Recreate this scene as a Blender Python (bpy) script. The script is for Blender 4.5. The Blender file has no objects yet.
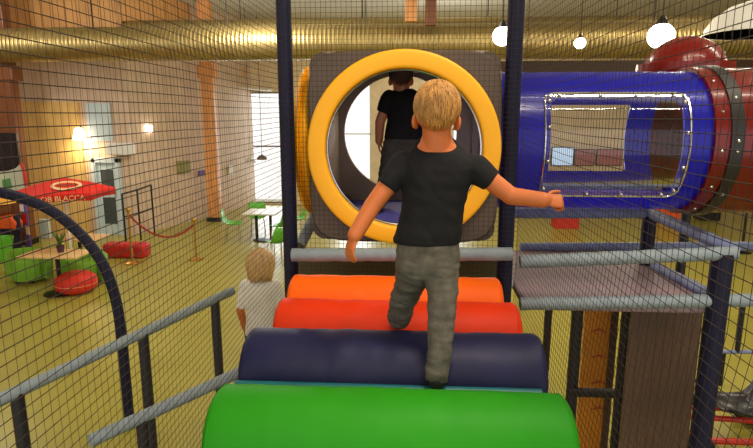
import bpy, bmesh, math, random
from math import pi, sin, cos, sqrt, atan2, radians
from mathutils import Vector, Matrix, noise, Quaternion

random.seed(7)
SC = bpy.context.scene
COL = SC.collection

# ---------------------------------------------------------------- camera / world / light / exposure
F_PX, PITCH, YAW, CAM_Z = 560.0, math.atan2(109, 560), math.atan2(34, 560), 3.1
cd = bpy.data.cameras.new('camera'); cam = bpy.data.objects.new('camera', cd); COL.objects.link(cam)
cd.sensor_fit = 'HORIZONTAL'; cd.sensor_width = 36.0; cd.lens = 36.0 * F_PX / 753.0
cd.clip_start = 0.02; cd.clip_end = 200
cam.location = (0, 0, CAM_Z)
cam.rotation_euler = (pi / 2 - PITCH, 0, YAW)
SC.camera = cam
CF = Vector((-sin(YAW) * cos(PITCH), cos(YAW) * cos(PITCH), -sin(PITCH)))
CR = Vector((cos(YAW), sin(YAW), 0))
CU = CR.cross(CF)


def P(px, py, Y):
    """world point on the line of sight of a pixel, at distance Y down the hall"""
    d = CF * F_PX + CR * (px - 376.5) - CU * (py - 224.0)
    return Vector((0, 0, CAM_Z)) + d * (Y / d.y)


w = bpy.data.worlds.new('world'); SC.world = w; w.use_nodes = True
bg = w.node_tree.nodes['Background']; bg.inputs[0].default_value = (1.0, 0.98, 0.95, 1); bg.inputs[1].default_value = 1.5

SC.view_settings.view_transform = 'Standard'
SC.view_settings.look = 'None'
SC.view_settings.exposure = -0.15
SC.view_settings.gamma = 1.0
SC.view_settings.use_curve_mapping = False
SC.cycles.use_denoising = True
SC.cycles.max_bounces = 8
SC.cycles.sample_clamp_indirect = 6.0


def lamp(name, loc, power, size, color=(1, .86, .68), rot=(0, 0, 0)):
    ld = bpy.data.lights.new(name, 'AREA'); ld.shape = 'DISK'; ld.size = size
    ld.energy = power; ld.color = color
    o = bpy.data.objects.new(name, ld); COL.objects.link(o); o.location = loc; o.rotation_euler = rot
    return o


# added round overhead fill, unseen; long strip fittings over the tube; added point fill
for k, (x, y, e) in enumerate([(-0.6, 8.5, 120), (0.9, 1.2, 84), (-0.8, -2.2, 80)]):
    lamp('overhead_fill', (x, y, 6.02), e, 0.9)


def strip(loc, power, length, color=(1, .88, .7)):
    ld = bpy.data.lights.new('strip_light', 'AREA'); ld.shape = 'RECTANGLE'; ld.size = length; ld.size_y = .06; ld.energy = power; ld.color = color
    o = bpy.data.objects.new('strip_light', ld); COL.objects.link(o); o.location = loc


for loc, e in (((1.6, 1.0, 5.9), 45), ((2.2, 2.4, 5.9), 45), ((5.0, 4.4, 6.0), 80), ((5.5, 10.0, 6.0), 140)):
    strip(loc, e, 2.6)


def point_fill(loc, power, color=(1, .93, .82)):  # added point light without a visible fitting, lifts hall and ceiling
    ld = bpy.data.lights.new('point_fill', 'POINT'); ld.energy = power; ld.color = color; ld.shadow_soft_size = .25
    o = bpy.data.objects.new('point_fill', ld); COL.objects.link(o); o.location = loc


for loc, e in (((-4.2, 5.5, 5.2), 120), ((-3.2, 11.5, 5.0), 260), ((-9.0, 10.5, 5.0), 130), ((1.0, 15.5, 5.0), 130), ((7.0, 12.5, 5.0), 130), ((6.0, 6.5, 4.8), 40)):
    point_fill(loc, e)


# ---------------------------------------------------------------- materials
def lin(c):
    return tuple(((v / 255.0) / 12.92 if v / 255.0 <= 0.04045 else ((v / 255.0 + 0.055) / 1.055) ** 2.4) for v in c) + (1.0,)


def mat(name, rgb, rough=0.6, metal=0.0, var=0.12, vscale=6.0, bump=0.0, bscale=60.0, stretch=(1, 1, 1), emit=None, estr=0.0,
        coat=0.0, spec=0.5, alpha=1.0):
    m = bpy.data.materials.new(name); m.use_nodes = True
    nt = m.node_tree; b = nt.nodes['Principled BSDF']
    b.inputs['Roughness'].default_value = rough; b.inputs['Metallic'].default_value = metal
    b.inputs['Coat Weight'].default_value = coat
    b.inputs['Specular IOR Level'].default_value = spec
    b.inputs['Alpha'].default_value = alpha
    tc = nt.nodes.new('ShaderNodeTexCoord'); mp = nt.nodes.new('ShaderNodeMapping')
    mp.inputs['Scale'].default_value = stretch
    nt.links.new(tc.outputs['Object'], mp.inputs[0])
    nz = nt.nodes.new('ShaderNodeTexNoise'); nz.inputs['Scale'].default_value = vscale; nz.inputs['Detail'].default_value = 5
    nt.links.new(mp.outputs[0], nz.inputs['Vector'])
    cr = nt.nodes.new('ShaderNodeValToRGB')
    c = lin(rgb)
    cr.color_ramp.elements[0].position = 0.3; cr.color_ramp.elements[1].position = 0.7
    cr.color_ramp.elements[0].color = tuple(v * (1 - var) for v in c[:3]) + (1,)
    cr.color_ramp.elements[1].color = tuple(min(1, v * (1 + var)) for v in c[:3]) + (1,)
    nt.links.new(nz.outputs['Fac'], cr.inputs[0]); nt.links.new(cr.outputs[0], b.inputs['Base Color'])
    if bump > 0:
        n2 = nt.nodes.new('ShaderNodeTexNoise'); n2.inputs['Scale'].default_value = bscale; n2.inputs['Detail'].default_value = 3
        nt.links.new(mp.outputs[0], n2.inputs['Vector'])
        bp = nt.nodes.new('ShaderNodeBump'); bp.inputs['Strength'].default_value = bump; bp.inputs['Distance'].default_value = 0.01
        nt.links.new(n2.outputs['Fac'], bp.inputs['Height']); nt.links.new(bp.outputs[0], b.inputs['Normal'])
    if emit:
        b.inputs['Emission Color'].default_value = lin(emit); b.inputs['Emission Strength'].default_value = estr
    return m


def planks(name, rgb, rgb2, axis=(1, 0, 0), pitch=0.14, rough=0.6, line=0.12, var=0.1):
    """cladding boards: dark joints every `pitch` metres along `axis`, with grain"""
    m = mat(name, rgb, rough, var=var, vscale=3.0, bump=0.1, bscale=25)
    nt = m.node_tree; b = nt.nodes['Principled BSDF']
    tc = next(n for n in nt.nodes if n.type == 'TEX_COORD')
    dt = nt.nodes.new('ShaderNodeVectorMath'); dt.operation = 'DOT_PRODUCT'
    dt.inputs[1].default_value = axis
    nt.links.new(tc.outputs['Object'], dt.inputs[0])
    dv = nt.nodes.new('ShaderNodeMath'); dv.operation = 'DIVIDE'; dv.inputs[1].default_value = pitch
    nt.links.new(dt.outputs['Value'], dv.inputs[0])
    fr = nt.nodes.new('ShaderNodeMath'); fr.operation = 'FRACT'; nt.links.new(dv.outputs[0], fr.inputs[0])
    lt = nt.nodes.new('ShaderNodeMath'); lt.operation = 'LESS_THAN'; lt.inputs[1].default_value = line
    nt.links.new(fr.outputs[0], lt.inputs[0])
    mx = nt.nodes.new('ShaderNodeMix'); mx.data_type = 'RGBA'
    src = b.inputs['Base Color'].links[0].from_socket
    nt.links.new(lt.outputs[0], mx.inputs['Factor']); nt.links.new(src, mx.inputs[6]); mx.inputs[7].default_value = lin(rgb2)
    nt.links.new(mx.outputs[2], b.inputs['Base Color'])
    return m


def glass(name, tint=(1, 1, 1, 1), amount=0.12, rough=0.03):
    m = bpy.data.materials.new(name); m.use_nodes = True; nt = m.node_tree
    for n in list(nt.nodes):
        if n.type == 'BSDF_PRINCIPLED': nt.nodes.remove(n)
    out = next(n for n in nt.nodes if n.type == 'OUTPUT_MATERIAL')
    t = nt.nodes.new('ShaderNodeBsdfTransparent'); t.inputs[0].default_value = tint
    g = nt.nodes.new('ShaderNodeBsdfGlossy'); g.inputs['Roughness'].default_value = rough
    lw = nt.nodes.new('ShaderNodeLayerWeight'); lw.inputs[0].default_value = 0.35
    mm = nt.nodes.new('ShaderNodeMath'); mm.operation = 'MULTIPLY_ADD'; mm.inputs[1].default_value = 0.5; mm.inputs[2].default_value = amount * 0.4
    nt.links.new(lw.outputs['Fresnel'], mm.inputs[0])
    mx = nt.nodes.new('ShaderNodeMixShader'); nt.links.new(mm.outputs[0], mx.inputs[0])
    nt.links.new(t.outputs[0], mx.inputs[1]); nt.links.new(g.outputs[0], mx.inputs[2]); nt.links.new(mx.outputs[0], out.inputs[0])
    return m


M = {}
M['floor'] = mat('floor_vinyl', (160, 152, 64), 0.33, var=0.08, vscale=1.2)
M['ceiling'] = mat('ceiling_paint', (205, 203, 192), 0.8, var=0.05, vscale=2)
M['timber'] = planks('timber_soffit', (205, 135, 52), (130, 80, 30), (0, 1, 0), 0.16, 0.5, 0.1)
M['timber_up'] = planks('timber_boards', (206, 152, 88), (140, 92, 46), (1, .35, 0), 0.3, 0.5, 0.08)
M['clad'] = planks('tan_cladding', (214, 188, 162), (188, 160, 134), (0.94, 0.35, 0), 0.16, 0.6, 0.12)
M['cream_wall'] = planks('cream_wall', (236, 214, 176), (222, 198, 158), (1, 0, 0), 0.5, 0.6, 0.04)
M['yellow_panel'] = planks('yellow_boards', (226, 186, 112), (188, 146, 82), (1, 0, 0), 0.2, 0.5, 0.06)
M['glulam'] = mat('glulam_timber', (220, 152, 86), 0.5, var=0.2, vscale=3, stretch=(4, 4, .4))
M['dark_timber'] = mat('dark_timber', (122, 70, 34), 0.55, var=0.2, vscale=3, stretch=(4, 4, .4))
M['bulkhead'] = mat('brown_bulkhead', (70, 48, 32), 0.6)
M['pale_blue'] = mat('pale_blue_paint', (196, 212, 218), 0.5, var=0.04)
M['dark_glass'] = mat('dark_door_glass', (70, 78, 78), 0.15, var=0.1)
M['white'] = mat('white_paint', (230, 228, 220), 0.5, var=0.03)
M['duct'] = mat('duct_steel', (168, 148, 96), 0.42, 0.88, var=0.1, vscale=4)
M['navy'] = mat('navy_vinyl_pad', (18, 18, 46), 0.6, spec=0.28, var=0.15, bump=0.15, bscale=25)
M['navy_dark'] = mat('dark_vinyl_pad', (22, 20, 30), 0.5, var=0.15, bump=0.15, bscale=25)
M['foam'] = mat('grey_foam_sleeve', (128, 140, 146), 0.6, var=0.12, vscale=20, bump=0.25, bscale=90)
M['foam_blue'] = mat('blue_grey_foam_sleeve', (122, 134, 172), 0.5, var=0.12, vscale=20, bump=0.25, bscale=90)
M['deck'] = mat('mauve_deck_mat', (140, 118, 124), 0.6, var=0.1)
M['net'] = mat('black_net_cord', (40, 26, 18), 0.7, var=0.1)
M['roller_green'] = mat('green_vinyl', (36, 140, 12), 0.55, spec=0.22, var=0.06, vscale=5, bump=0.12, bscale=7)
M['roller_navy'] = mat('navy_vinyl', (26, 27, 66), 0.5, spec=0.28, var=0.12, vscale=5, bump=0.2, bscale=9, stretch=(1.6, 1, 1))
M['roller_red'] = mat('red_vinyl', (216, 50, 4), 0.55, spec=0.22, var=0.06, vscale=5, bump=0.12, bscale=8)
M['roller_orange'] = mat('orange_vinyl', (254, 102, 2), 0.55, spec=0.22, var=0.05, vscale=5, bump=0.12, bscale=8)
M['teal'] = mat('teal_vinyl', (16, 100, 110), 0.45)
M['seam'] = mat('seam_thread', (20, 20, 30), 0.7)
M['ring_yellow'] = mat('yellow_plastic', (248, 176, 0), 0.5, var=0.04, vscale=3, bump=0.05, bscale=40)
M['box_grey'] = mat('brown_grey_plastic', (92, 76, 62), 0.5, var=0.1, bump=0.15, bscale=120)
M['box_grey_lit'] = mat('brown_grey_plastic_lit', (150, 128, 112), 0.5, var=0.08)  # lighter copy of the box plastic, brightening the dim inside by colour
M['box_blue'] = mat('blue_floor_mat', (74, 72, 160), 0.75, var=0.06)
M['chrome'] = mat('bright_metal', (220, 216, 208), 0.22, 1.0, var=0.03)
M['tube_blue'] = mat('blue_plastic', (22, 24, 160), 0.28, var=0.08, vscale=3, bump=0.05, bscale=12, coat=0.3)
M['tube_red'] = mat('red_plastic', (108, 12, 7), 0.26, var=0.1, vscale=3, bump=0.05, bscale=12, coat=0.3)
M['tube_black'] = mat('black_rubber', (24, 20, 20), 0.4)
_nt = M['tube_blue'].node_tree; _b = _nt.nodes['Principled BSDF']; _o = next(n for n in _nt.nodes if n.type == 'OUTPUT_MATERIAL')
_tr = _nt.nodes.new('ShaderNodeBsdfTranslucent'); _tr.inputs[0].default_value = lin((40, 50, 255)); _mx = _nt.nodes.new('ShaderNodeMixShader'); _mx.inputs[0].default_value = .5
_nt.links.new(_b.outputs[0], _mx.inputs[1]); _nt.links.new(_tr.outputs[0], _mx.inputs[2]); _nt.links.new(_mx.outputs[0], _o.inputs[0])
_nt = M['tube_red'].node_tree; _b = _nt.nodes['Principled BSDF']; _o = next(n for n in _nt.nodes if n.type == 'OUTPUT_MATERIAL')
_tr = _nt.nodes.new('ShaderNodeBsdfTranslucent'); _tr.inputs[0].default_value = lin((255, 50, 20)); _mx = _nt.nodes.new('ShaderNodeMixShader'); _mx.inputs[0].default_value = .3
_nt.links.new(_b.outputs[0], _mx.inputs[1]); _nt.links.new(_tr.outputs[0], _mx.inputs[2]); _nt.links.new(_mx.outputs[0], _o.inputs[0])
M['pane'] = glass('clear_plastic_pane', (0.93, 0.94, 1, 1), 0.06)
M['window_glass'] = glass('window_glass', (1, 1, 1, 1), 0.1)
M['skin'] = mat('skin', (200, 108, 52), 0.55, var=0.06, vscale=14, bump=0.05, bscale=120)
M['skin_b'] = mat('skin_second', (176, 112, 78), 0.5, var=0.06, vscale=14)
M['hair'] = mat('blond_hair', (188, 134, 66), 0.5, var=0.42, vscale=70, stretch=(1, 1, .18), bump=0.5, bscale=150)
M['hair_dark'] = mat('brown_hair', (70, 46, 30), 0.5, var=0.3, vscale=70, stretch=(1, 1, .2), bump=0.4, bscale=150)
M['shirt'] = mat('black_jersey', (26, 25, 27), 0.85, var=0.15, vscale=30, bump=0.2, bscale=200, spec=0.25)
M['shirt_b'] = mat('black_cotton', (22, 20, 24), 0.85, var=0.15, vscale=30, spec=0.2)
M['jeans'] = mat('grey_denim', (98, 92, 82), 0.85, var=0.28, vscale=26, bump=0.35, bscale=260, spec=0.2, stretch=(1, 1, .5))
M['jeans_b'] = mat('dark_denim', (62, 58, 56), 0.85, var=0.2, vscale=26, spec=0.2)
M['sock'] = mat('dark_sock', (50, 48, 48), 0.9)
M['eye'] = mat('eye_dark', (60, 42, 30), 0.2)
M['lip'] = mat('lip', (190, 96, 80), 0.5)
M['lampglobe'] = mat('lit_globe', (255, 244, 230), 0.4, emit=(255, 236, 214), estr=14.0)
M['walllamp'] = mat('lit_wall_lamp', (255, 244, 230), 0.4, emit=(255, 232, 196), estr=9.0)
M['black_metal'] = mat('black_metal', (26, 24, 24), 0.4, 0.3)
M['black_plastic'] = mat('black_plastic', (24, 24, 28), 0.3)
M['red_metal'] = mat('red_painted_metal', (205, 40, 16), 0.35)
M['rubber'] = mat('tyre_rubber', (22, 22, 22), 0.7)
M['parasol'] = mat('red_canvas', (226, 34, 16), 0.7, var=0.05)
M['cream_print'] = mat('cream_print', (244, 206, 150), 0.7, var=0.03)
M['tabletop'] = mat('birch_tabletop', (226, 184, 124), 0.4, var=0.08, stretch=(6, 1, 1))
M['tabletop_white'] = mat('white_tabletop', (226, 220, 208), 0.35, var=0.03)
M['green_seat'] = mat('green_shell_plastic', (96, 184, 44), 0.4, var=0.08)
M['green_sofa'] = mat('green_upholstery', (112, 164, 36), 0.75, var=0.1)
M['red_pouf'] = mat('red_pouf_fabric', (206, 44, 22), 0.6, var=0.08)
M['brass'] = mat('brass', (196, 150, 70), 0.3, 0.8, var=0.05)
M['rope'] = mat('red_rope', (160, 50, 36), 0.8)
M['plank_brown'] = planks('brown_boards', (88, 62, 44), (60, 42, 30), (1, 0, 0), 0.05, 0.55, 0.12, var=0.18)
M['orange_panel'] = mat('orange_board', (226, 142, 24), 0.5, var=0.08)
M['red_mark'] = mat('red_mark', (190, 70, 30), 0.6)
M['screen'] = mat('lit_screen', (150, 170, 190), 0.3, emit=(190, 214, 235), estr=0.9)
M['screen_red'] = mat('lit_red_screen', (120, 70, 66), 0.3, emit=(160, 84, 76), estr=0.35)
M['screen_off'] = mat('dark_screen', (34, 28, 34), 0.2)
M['cushion_red'] = mat('red_bench_pad', (196, 36, 26), 0.6)
M['banner'] = mat('white_green_banner', (206, 214, 190), 0.6, var=0.06)
M['banner_green'] = mat('banner_green', (90, 150, 90), 0.6)
M['orange_cloth'] = mat('orange_cloth', (226, 92, 20), 0.7)
M['yellow_hat'] = mat('yellow_hat', (236, 176, 70), 0.4)
M['violet_print'] = mat('violet_print', (110, 84, 150), 0.6)
M['olive'] = mat('olive_board', (140, 138, 72), 0.6)
M['olive_brown'] = mat('olive_brown_board', (84, 70, 34), 0.7)
M['plant'] = mat('plant_green', (70, 110, 40), 0.6)
M['pot'] = mat('dark_pot', (70, 40, 60), 0.5)
M['pale_cloth'] = mat('pale_cloth', (226, 220, 210), 0.8)
M['hair_long'] = mat('long_blond_hair', (196, 156, 100), 0.5, var=0.35, vscale=40, stretch=(1, 1, .2), bump=0.5, bscale=90)
M['grey_unit'] = mat('grey_unit', (120, 110, 100), 0.5)


# ---------------------------------------------------------------- mesh helpers
class MB:
    def __init__(s): s.v = []; s.f = []

    def add(s, v, f):
        n = len(s.v); s.v += [tuple(p) for p in v]; s.f += [tuple(i + n for i in q) for q in f]; return s

    def box(s, c, size, rot=None):
        hx, hy, hz = size[0] / 2, size[1] / 2, size[2] / 2
        vs = [Vector((x, y, z)) for x in (-hx, hx) for y in (-hy, hy) for z in (-hz, hz)]
        if rot is not None: vs = [rot @ p for p in vs]
        vs = [p + Vector(c) for p in vs]
        return s.add(vs, [(0, 1, 3, 2), (4, 6, 7, 5), (0, 4, 5, 1), (2, 3, 7, 6), (0, 2, 6, 4), (1, 5, 7, 3)])

    def loft(s, rings, cap=True, closed=False):
        n = len(rings[0]); v = [p for r in rings for p in r]; f = []
        m = len(rings)
        for i in range(m if closed else m - 1):
            a, b = i * n, ((i + 1) % m) * n
            for j in range(n):
                k = (j + 1) % n
                f.append((a + j, a + k, b + k, b + j))
        if cap and not closed:
            f.append(tuple(range(n - 1, -1, -1))); f.append(tuple((m - 1) * n + j for j in range(n)))
        return s.add(v, f)

    def tube(s, pts, r, n=12, cap=True, closed=False, flat=1.0):
        pts = [Vector(p) for p in pts]; m = len(pts)
        rr = r if isinstance(r, (list, tuple)) else [r] * m
        rings = []; prev = None
        for i, p in enumerate(pts):
            if closed: t = (pts[(i + 1) % m] - pts[i - 1])
            else: t = (pts[min(i + 1, m - 1)] - pts[max(i - 1, 0)])
            t.normalize()
            if prev is None:
                a = Vector((0, 0, 1)) if abs(t.z) < .9 else Vector((1, 0, 0))
                u = t.cross(a).normalized()
            else:
                u = (prev - t * prev.dot(t)).normalized()
            prev = u; q = t.cross(u)
            rings.append([p + (u * cos(2 * pi * j / n) + q * (sin(2 * pi * j / n) * flat)) * rr[i] for j in range(n)])
        return s.loft(rings, cap, closed)

    def cap_tube(s, a, ra, b, rb, n=14, k=4):
        """tapered capsule with round ends"""
        a, b = Vector(a), Vector(b); d = (b - a); L = d.length; d = d / L if L > 1e-6 else Vector((0, 0, 1))
        pts = []; rs = []
        for i in range(k + 1):
            t = pi / 2 * i / k; pts.append(a - d * ra * cos(t) * .999); rs.append(max(ra * sin(t), ra * .04))
        for i in range(k + 1):
            t = pi / 2 * i / k; pts.append(b + d * rb * sin(t)); rs.append(max(rb * cos(t), rb * .04))
        return s.tube(pts, rs, n)

    def ball(s, c, r, n=20, m=12, rot=None):
        c = Vector(c); r = Vector(r) if not isinstance(r, (int, float)) else Vector((r, r, r))
        rings = []
        for i in range(m + 1):
            t = pi * i / m; st = max(sin(t), .01)
            ring = [Vector((r.x * st * cos(2 * pi * j / n), r.y * st * sin(2 * pi * j / n), -r.z * cos(t))) for j in range(n)]
            if rot is not None: ring = [rot @ p for p in ring]
            rings.append([p + c for p in ring])
        return s.loft(rings)

    def lathe(s, prof, c=(0, 0, 0), axis='Z', n=32, cap=True):
        """prof: list of (radius, height)"""
        c = Vector(c); rings = []
        for r, h in prof:
            ring = []
            for j in range(n):
                x, y = r * cos(2 * pi * j / n), r * sin(2 * pi * j / n)
                p = Vector((x, y, h)) if axis == 'Z' else (Vector((h, x, y)) if axis == 'X' else Vector((y, h, x)))
                ring.append(p + c)
            rings.append(ring)
        return s.loft(rings, cap)

    def mesh(s, name, smooth=True, angle=40):
        me = bpy.data.meshes.new(name); me.from_pydata(s.v, [], s.f); me.update()
        bm = bmesh.new(); bm.from_mesh(me); bmesh.ops.recalc_face_normals(bm, faces=bm.faces); bm.to_mesh(me); bm.free()
        if smooth:
            me.polygons.foreach_set('use_smooth', [True] * len(me.polygons))
            me.set_sharp_from_angle(angle=radians(angle))
        return me

    def build(s, name, m, parent=None, smooth=True, angle=40, bevel=0):
        me = s.mesh(name, smooth, angle); return link(name, me, m, parent, bevel)


def link(name, me, m, parent=None, bevel=0):
    o = bpy.data.objects.new(name, me); COL.objects.link(o)
    me.materials.clear(); me.materials.append(m)
    if parent is not None:
        o.parent = parent; o.matrix_parent_inverse = Matrix.Translation(-parent.location)
        if parent.parent is not None and parent.type == 'MESH': o.matrix_parent_inverse = Matrix.Identity(4)
        elif parent.type == 'MESH': o.matrix_parent_inverse = Matrix.Identity(4)
    if bevel:
        b = o.modifiers.new('bevel', 'BEVEL'); b.width = bevel; b.segments = 2; b.limit_method = 'ANGLE'
    return o


def tag(o, label, cat, group=None):
    o['label'] = label; o['category'] = cat
    if group: o['group'] = group
    return o


def thing(name, loc, label, cat, group=None):
    o = bpy.data.objects.new(name, None); COL.objects.link(o); o.location = Vector(loc); o.empty_display_size = .1
    return tag(o, label, cat, group)


def struct(o):
    o['kind'] = 'structure'; return o


def copy_tree(o, loc, label=None):
    r = o.copy(); COL.objects.link(r); r.location = Vector(loc)
    if label: r['label'] = label
    for ch in list(o.children):
        c = ch.copy(); COL.objects.link(c); c.parent = r
        for g in list(ch.children):
            d = g.copy(); COL.objects.link(d); d.parent = c
    return r


def remesh(mb, voxel, smooth=2, disp=None):
    """one continuous surface grown over the overlapping solids in mb"""
    me = mb.mesh('tmp', False); o = bpy.data.objects.new('tmp', me); COL.objects.link(o)
    r = o.modifiers.new('r', 'REMESH'); r.mode = 'VOXEL'; r.voxel_size = voxel; r.use_smooth_shade = True
    if smooth:
        s = o.modifiers.new('s', 'SMOOTH'); s.iterations = smooth; s.factor = .5
    dg = bpy.context.evaluated_depsgraph_get()
    out = bpy.data.meshes.new_from_object(o.evaluated_get(dg))
    bpy.data.objects.remove(o); bpy.data.meshes.remove(me)
    if disp:
        ns = [v.normal.copy() for v in out.vertices]
        for v, n in zip(out.vertices, ns): v.co += n * disp(v.co, n)
    out.polygons.foreach_set('use_smooth', [True] * len(out.polygons)); out.update()
    return out


# ---------------------------------------------------------------- the hall
fl = MB().box((0, 7.5, -.05), (34, 26, .1)).build('floor', M['floor'], smooth=False); struct(fl)
CZ = 6.2
ce = MB().box((3.6, 7.5, CZ + .05), (26.8, 26, .1)).build('ceiling', M['ceiling'], smooth=False); struct(ce)
so = MB().box((-13.4, 7.5, CZ + .05), (7.2, 26, .1)).build('ceiling_timber', M['timber'], smooth=False); struct(so)
EY = 19.3
W0 = Vector((-7.15, 14.0)); W1 = Vector((-5.45, EY))


def wall(name, a, b, m, z0=0, z1=CZ, t=.12):
    a, b = Vector(a), Vector(b); d = b - a
    rot = Matrix.Rotation(atan2(d.y, d.x), 3, 'Z'); nrm = Vector((-d.y, d.x)).normalized()
    c = (a + b) / 2 + nrm * t / 2
    return struct(MB().box((c.x, c.y, (z0 + z1) / 2), (d.length, t, z1 - z0), rot).build(name, m, smooth=False))


def wall_holes(name, x0, x1, y, m, holes, t=.12):
    """wall along X with rectangular openings (xa, xb, za, zb)"""
    mb = MB(); xs = sorted({x0, x1} | {h[0] for h in holes} | {h[1] for h in holes})
    for xa, xb in zip(xs[:-1], xs[1:]):
        hs = [h for h in holes if h[0] <= xa + 1e-6 and h[1] >= xb - 1e-6]
        zs = [(0, CZ)] if not hs else [(0, hs[0][2]), (hs[0][3], CZ)]
        for za, zb in zs:
            if zb - za > 1e-4: mb.box(((xa + xb) / 2, y + t / 2, (za + zb) / 2), (xb - xa, t, zb - za))
    return struct(mb.build(name, m, smooth=False))


# door in the front part of the left wall
DX0, DX1 = P(96, 200, 14).x, P(124, 200, 14).x
DZ1 = P(110, 158, 14).z
wall_holes('wall_left_near', -17, W0.x + .02, 14.0, M['clad'], [(DX0, DX1, 0.0, DZ1)])
wall('wall_left', W0, W1, M['clad'])
wins = []
for (pa, pb, pt, pbm) in [(246, 292, 92, 206), (337, 371, 78, 192), (452, 470, 100, 160)]:
    wins.append((P(pa, 150, EY).x, P(pb, 150, EY).x, max(0.05, P(300, pbm, EY).z), P(300, pt, EY).z))
wall_holes('wall_end', W1.x, 16, EY, M['cream_wall'], wins)
wall('wall_right', (16, EY), (16, -5), M['cream_wall'])
wall('wall_far_left', (-17, -5), (-17, 14.1), M['clad'])
for i, (xa, xb, za, zb) in enumerate(wins):
    mb = MB(); f = .05; yy = EY + .06
    for (cx, cz, sx, sz) in [(xa + f / 2, (za + zb) / 2, f, zb - za), (xb - f / 2, (za + zb) / 2, f, zb - za),
                             ((xa + xb) / 2, za + f / 2, xb - xa, f), ((xa + xb) / 2, zb - f / 2, xb - xa, f),
                             ((xa + xb) / 2, za + (zb - za) * .52, xb - xa, f)]:
        mb.box((cx, yy, cz), (sx, .08, sz))
    fr = struct(mb.build('window_%d' % (i + 1), M['white'] if i else M['grey_unit'], smooth=False))
    MB().box(((xa + xb) / 2, yy, (za + zb) / 2), (xb - xa - .02, .012, zb - za - .02)).build('window_pane', M['window_glass'], fr, smooth=False)

for (xa, xb, za, zb), e in zip(wins, (120, 110, 50)):       # daylight entering by each window
    ld = bpy.data.lights.new('daylight', 'AREA'); ld.shape = 'RECTANGLE'; ld.size = xb - xa; ld.size_y = zb - za; ld.energy = e; ld.color = (.92, .97, 1)
    o = bpy.data.objects.new('daylight', ld); COL.objects.link(o); o.location = ((xa + xb) / 2, EY + .5, (za + zb) / 2); o.rotation_euler = (-pi / 2, 0, 0)

# door leaf and frame
mb = MB(); f = .12
mb.box((DX0 + f / 2, 13.97, DZ1 / 2), (f, .12, DZ1)); mb.box((DX1 - f / 2, 13.97, DZ1 / 2), (f, .12, DZ1)); mb.box(((DX0 + DX1) / 2, 13.97, DZ1 - f / 2), (DX1 - DX0, .12, f))
d1 = struct(mb.build('door_1', M['pale_blue'], smooth=False, bevel=.01))
xa, xb = DX0 + f - .01, DX1 - f + .01
MB().box(((xa + xb) / 2, 14.0, DZ1 / 2 - .05), (xb - xa, .05, DZ1 - .11)).build('door_leaf', M['pale_blue'], d1, smooth=False)
for za, zb in ((.3, 1.0), (1.12, DZ1 - .3)):
    MB().box(((xa + xb) / 2, 13.972, (za + zb) / 2), (xb - xa - .2, .014, zb - za)).build('door_glass', M['dark_glass'], d1, smooth=False)
MB().tube([(xb - .07, 13.93, 1.0), (xb - .07, 13.93, 1.25)], .015, 8).build('door_handle', M['chrome'], d1)

# yellow boarded wall facing, pale panel over the door, white sign box
a, b = P(16, 180, 13.95), P(86, 180, 13.95); zt = P(50, 102, 13.95).z
struct(MB().box(((a.x + b.x) / 2, 13.95, zt / 2), (b.x - a.x, .08, zt)).build('trim_1', M['yellow_panel'], smooth=False))
a, b = P(86, 103, 13.95), P(113, 141, 13.95)
struct(MB().box(((a.x + b.x) / 2, 13.95, (a.z + b.z) / 2), (b.x - a.x, .06, a.z - b.z)).build('trim_2', M['pale_blue'], smooth=False))
a, b = P(106, 143, 13.8), P(133, 155, 13.8)
tag(MB().box(((a.x + b.x) / 2, 13.86, (a.z + b.z) / 2), (b.x - a.x, .2, a.z - b.z)).build('sign_box', M['white'], smooth=False, bevel=.02),
    'blank white sign box mounted on the wall just above the glazed door', 'sign')


za = P(60, 29, 13.9).z
struct(MB().box((-11.0, 13.92, (za + CZ) / 2), (7.7, .1, CZ - za)).build('trim_5', M['timber_up'], smooth=False))
W2 = W0.lerp(W1, .45)
wall('trim_6', (W0.x + .09, W0.y), (W2.x + .09, W2.y), M['timber_up'], P(150, 27, 15).z, CZ, .08)


# glulam columns
def column(px0, px1, Y, m, label, cat='column', z1=CZ, dy=.3):
    a, b = P(px0, 150, Y), P(px1, 150, Y)
    t = thing('timber_column', ((a.x + b.x) / 2, Y + dy / 2, 0), label, cat)
    MB().box(((a.x + b.x) / 2, Y + dy / 2, z1 / 2), (b.x - a.x, dy, z1)).build('shaft', m, t, smooth=False, bevel=.015)
    MB().box(((a.x + b.x) / 2, Y + dy / 2, .06), (b.x - a.x + .06, dy + .06, .12)).build('base_shoe', M['black_metal'], t, smooth=False)
    if z1 < CZ:
        pass
    else:
        mb = MB(); c = (a.x + b.x) / 2; hw = (b.x - a.x)
        zz = P(200, 72, Y).z
        mb.box((c, Y + dy / 2, zz), (hw * 1.45, dy * 1.2, .34)); mb.build('capital_block', m, t, smooth=False, bevel=.03)
    return t


column(0, 18, 12.7, M['dark_timber'], 'thick dark brown timber column at the edge of the yellow boarded wall')
column(204, 216, 16.0, M['glulam'], 'orange-brown laminated timber column standing in the middle of the tan wall')
column(239, 246, 18.9, M['glulam'], 'slim orange timber column beside the bright tall window', dy=.2)

# notice boards on the wall beside the column
d = (W1 - W0).normalized()


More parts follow.
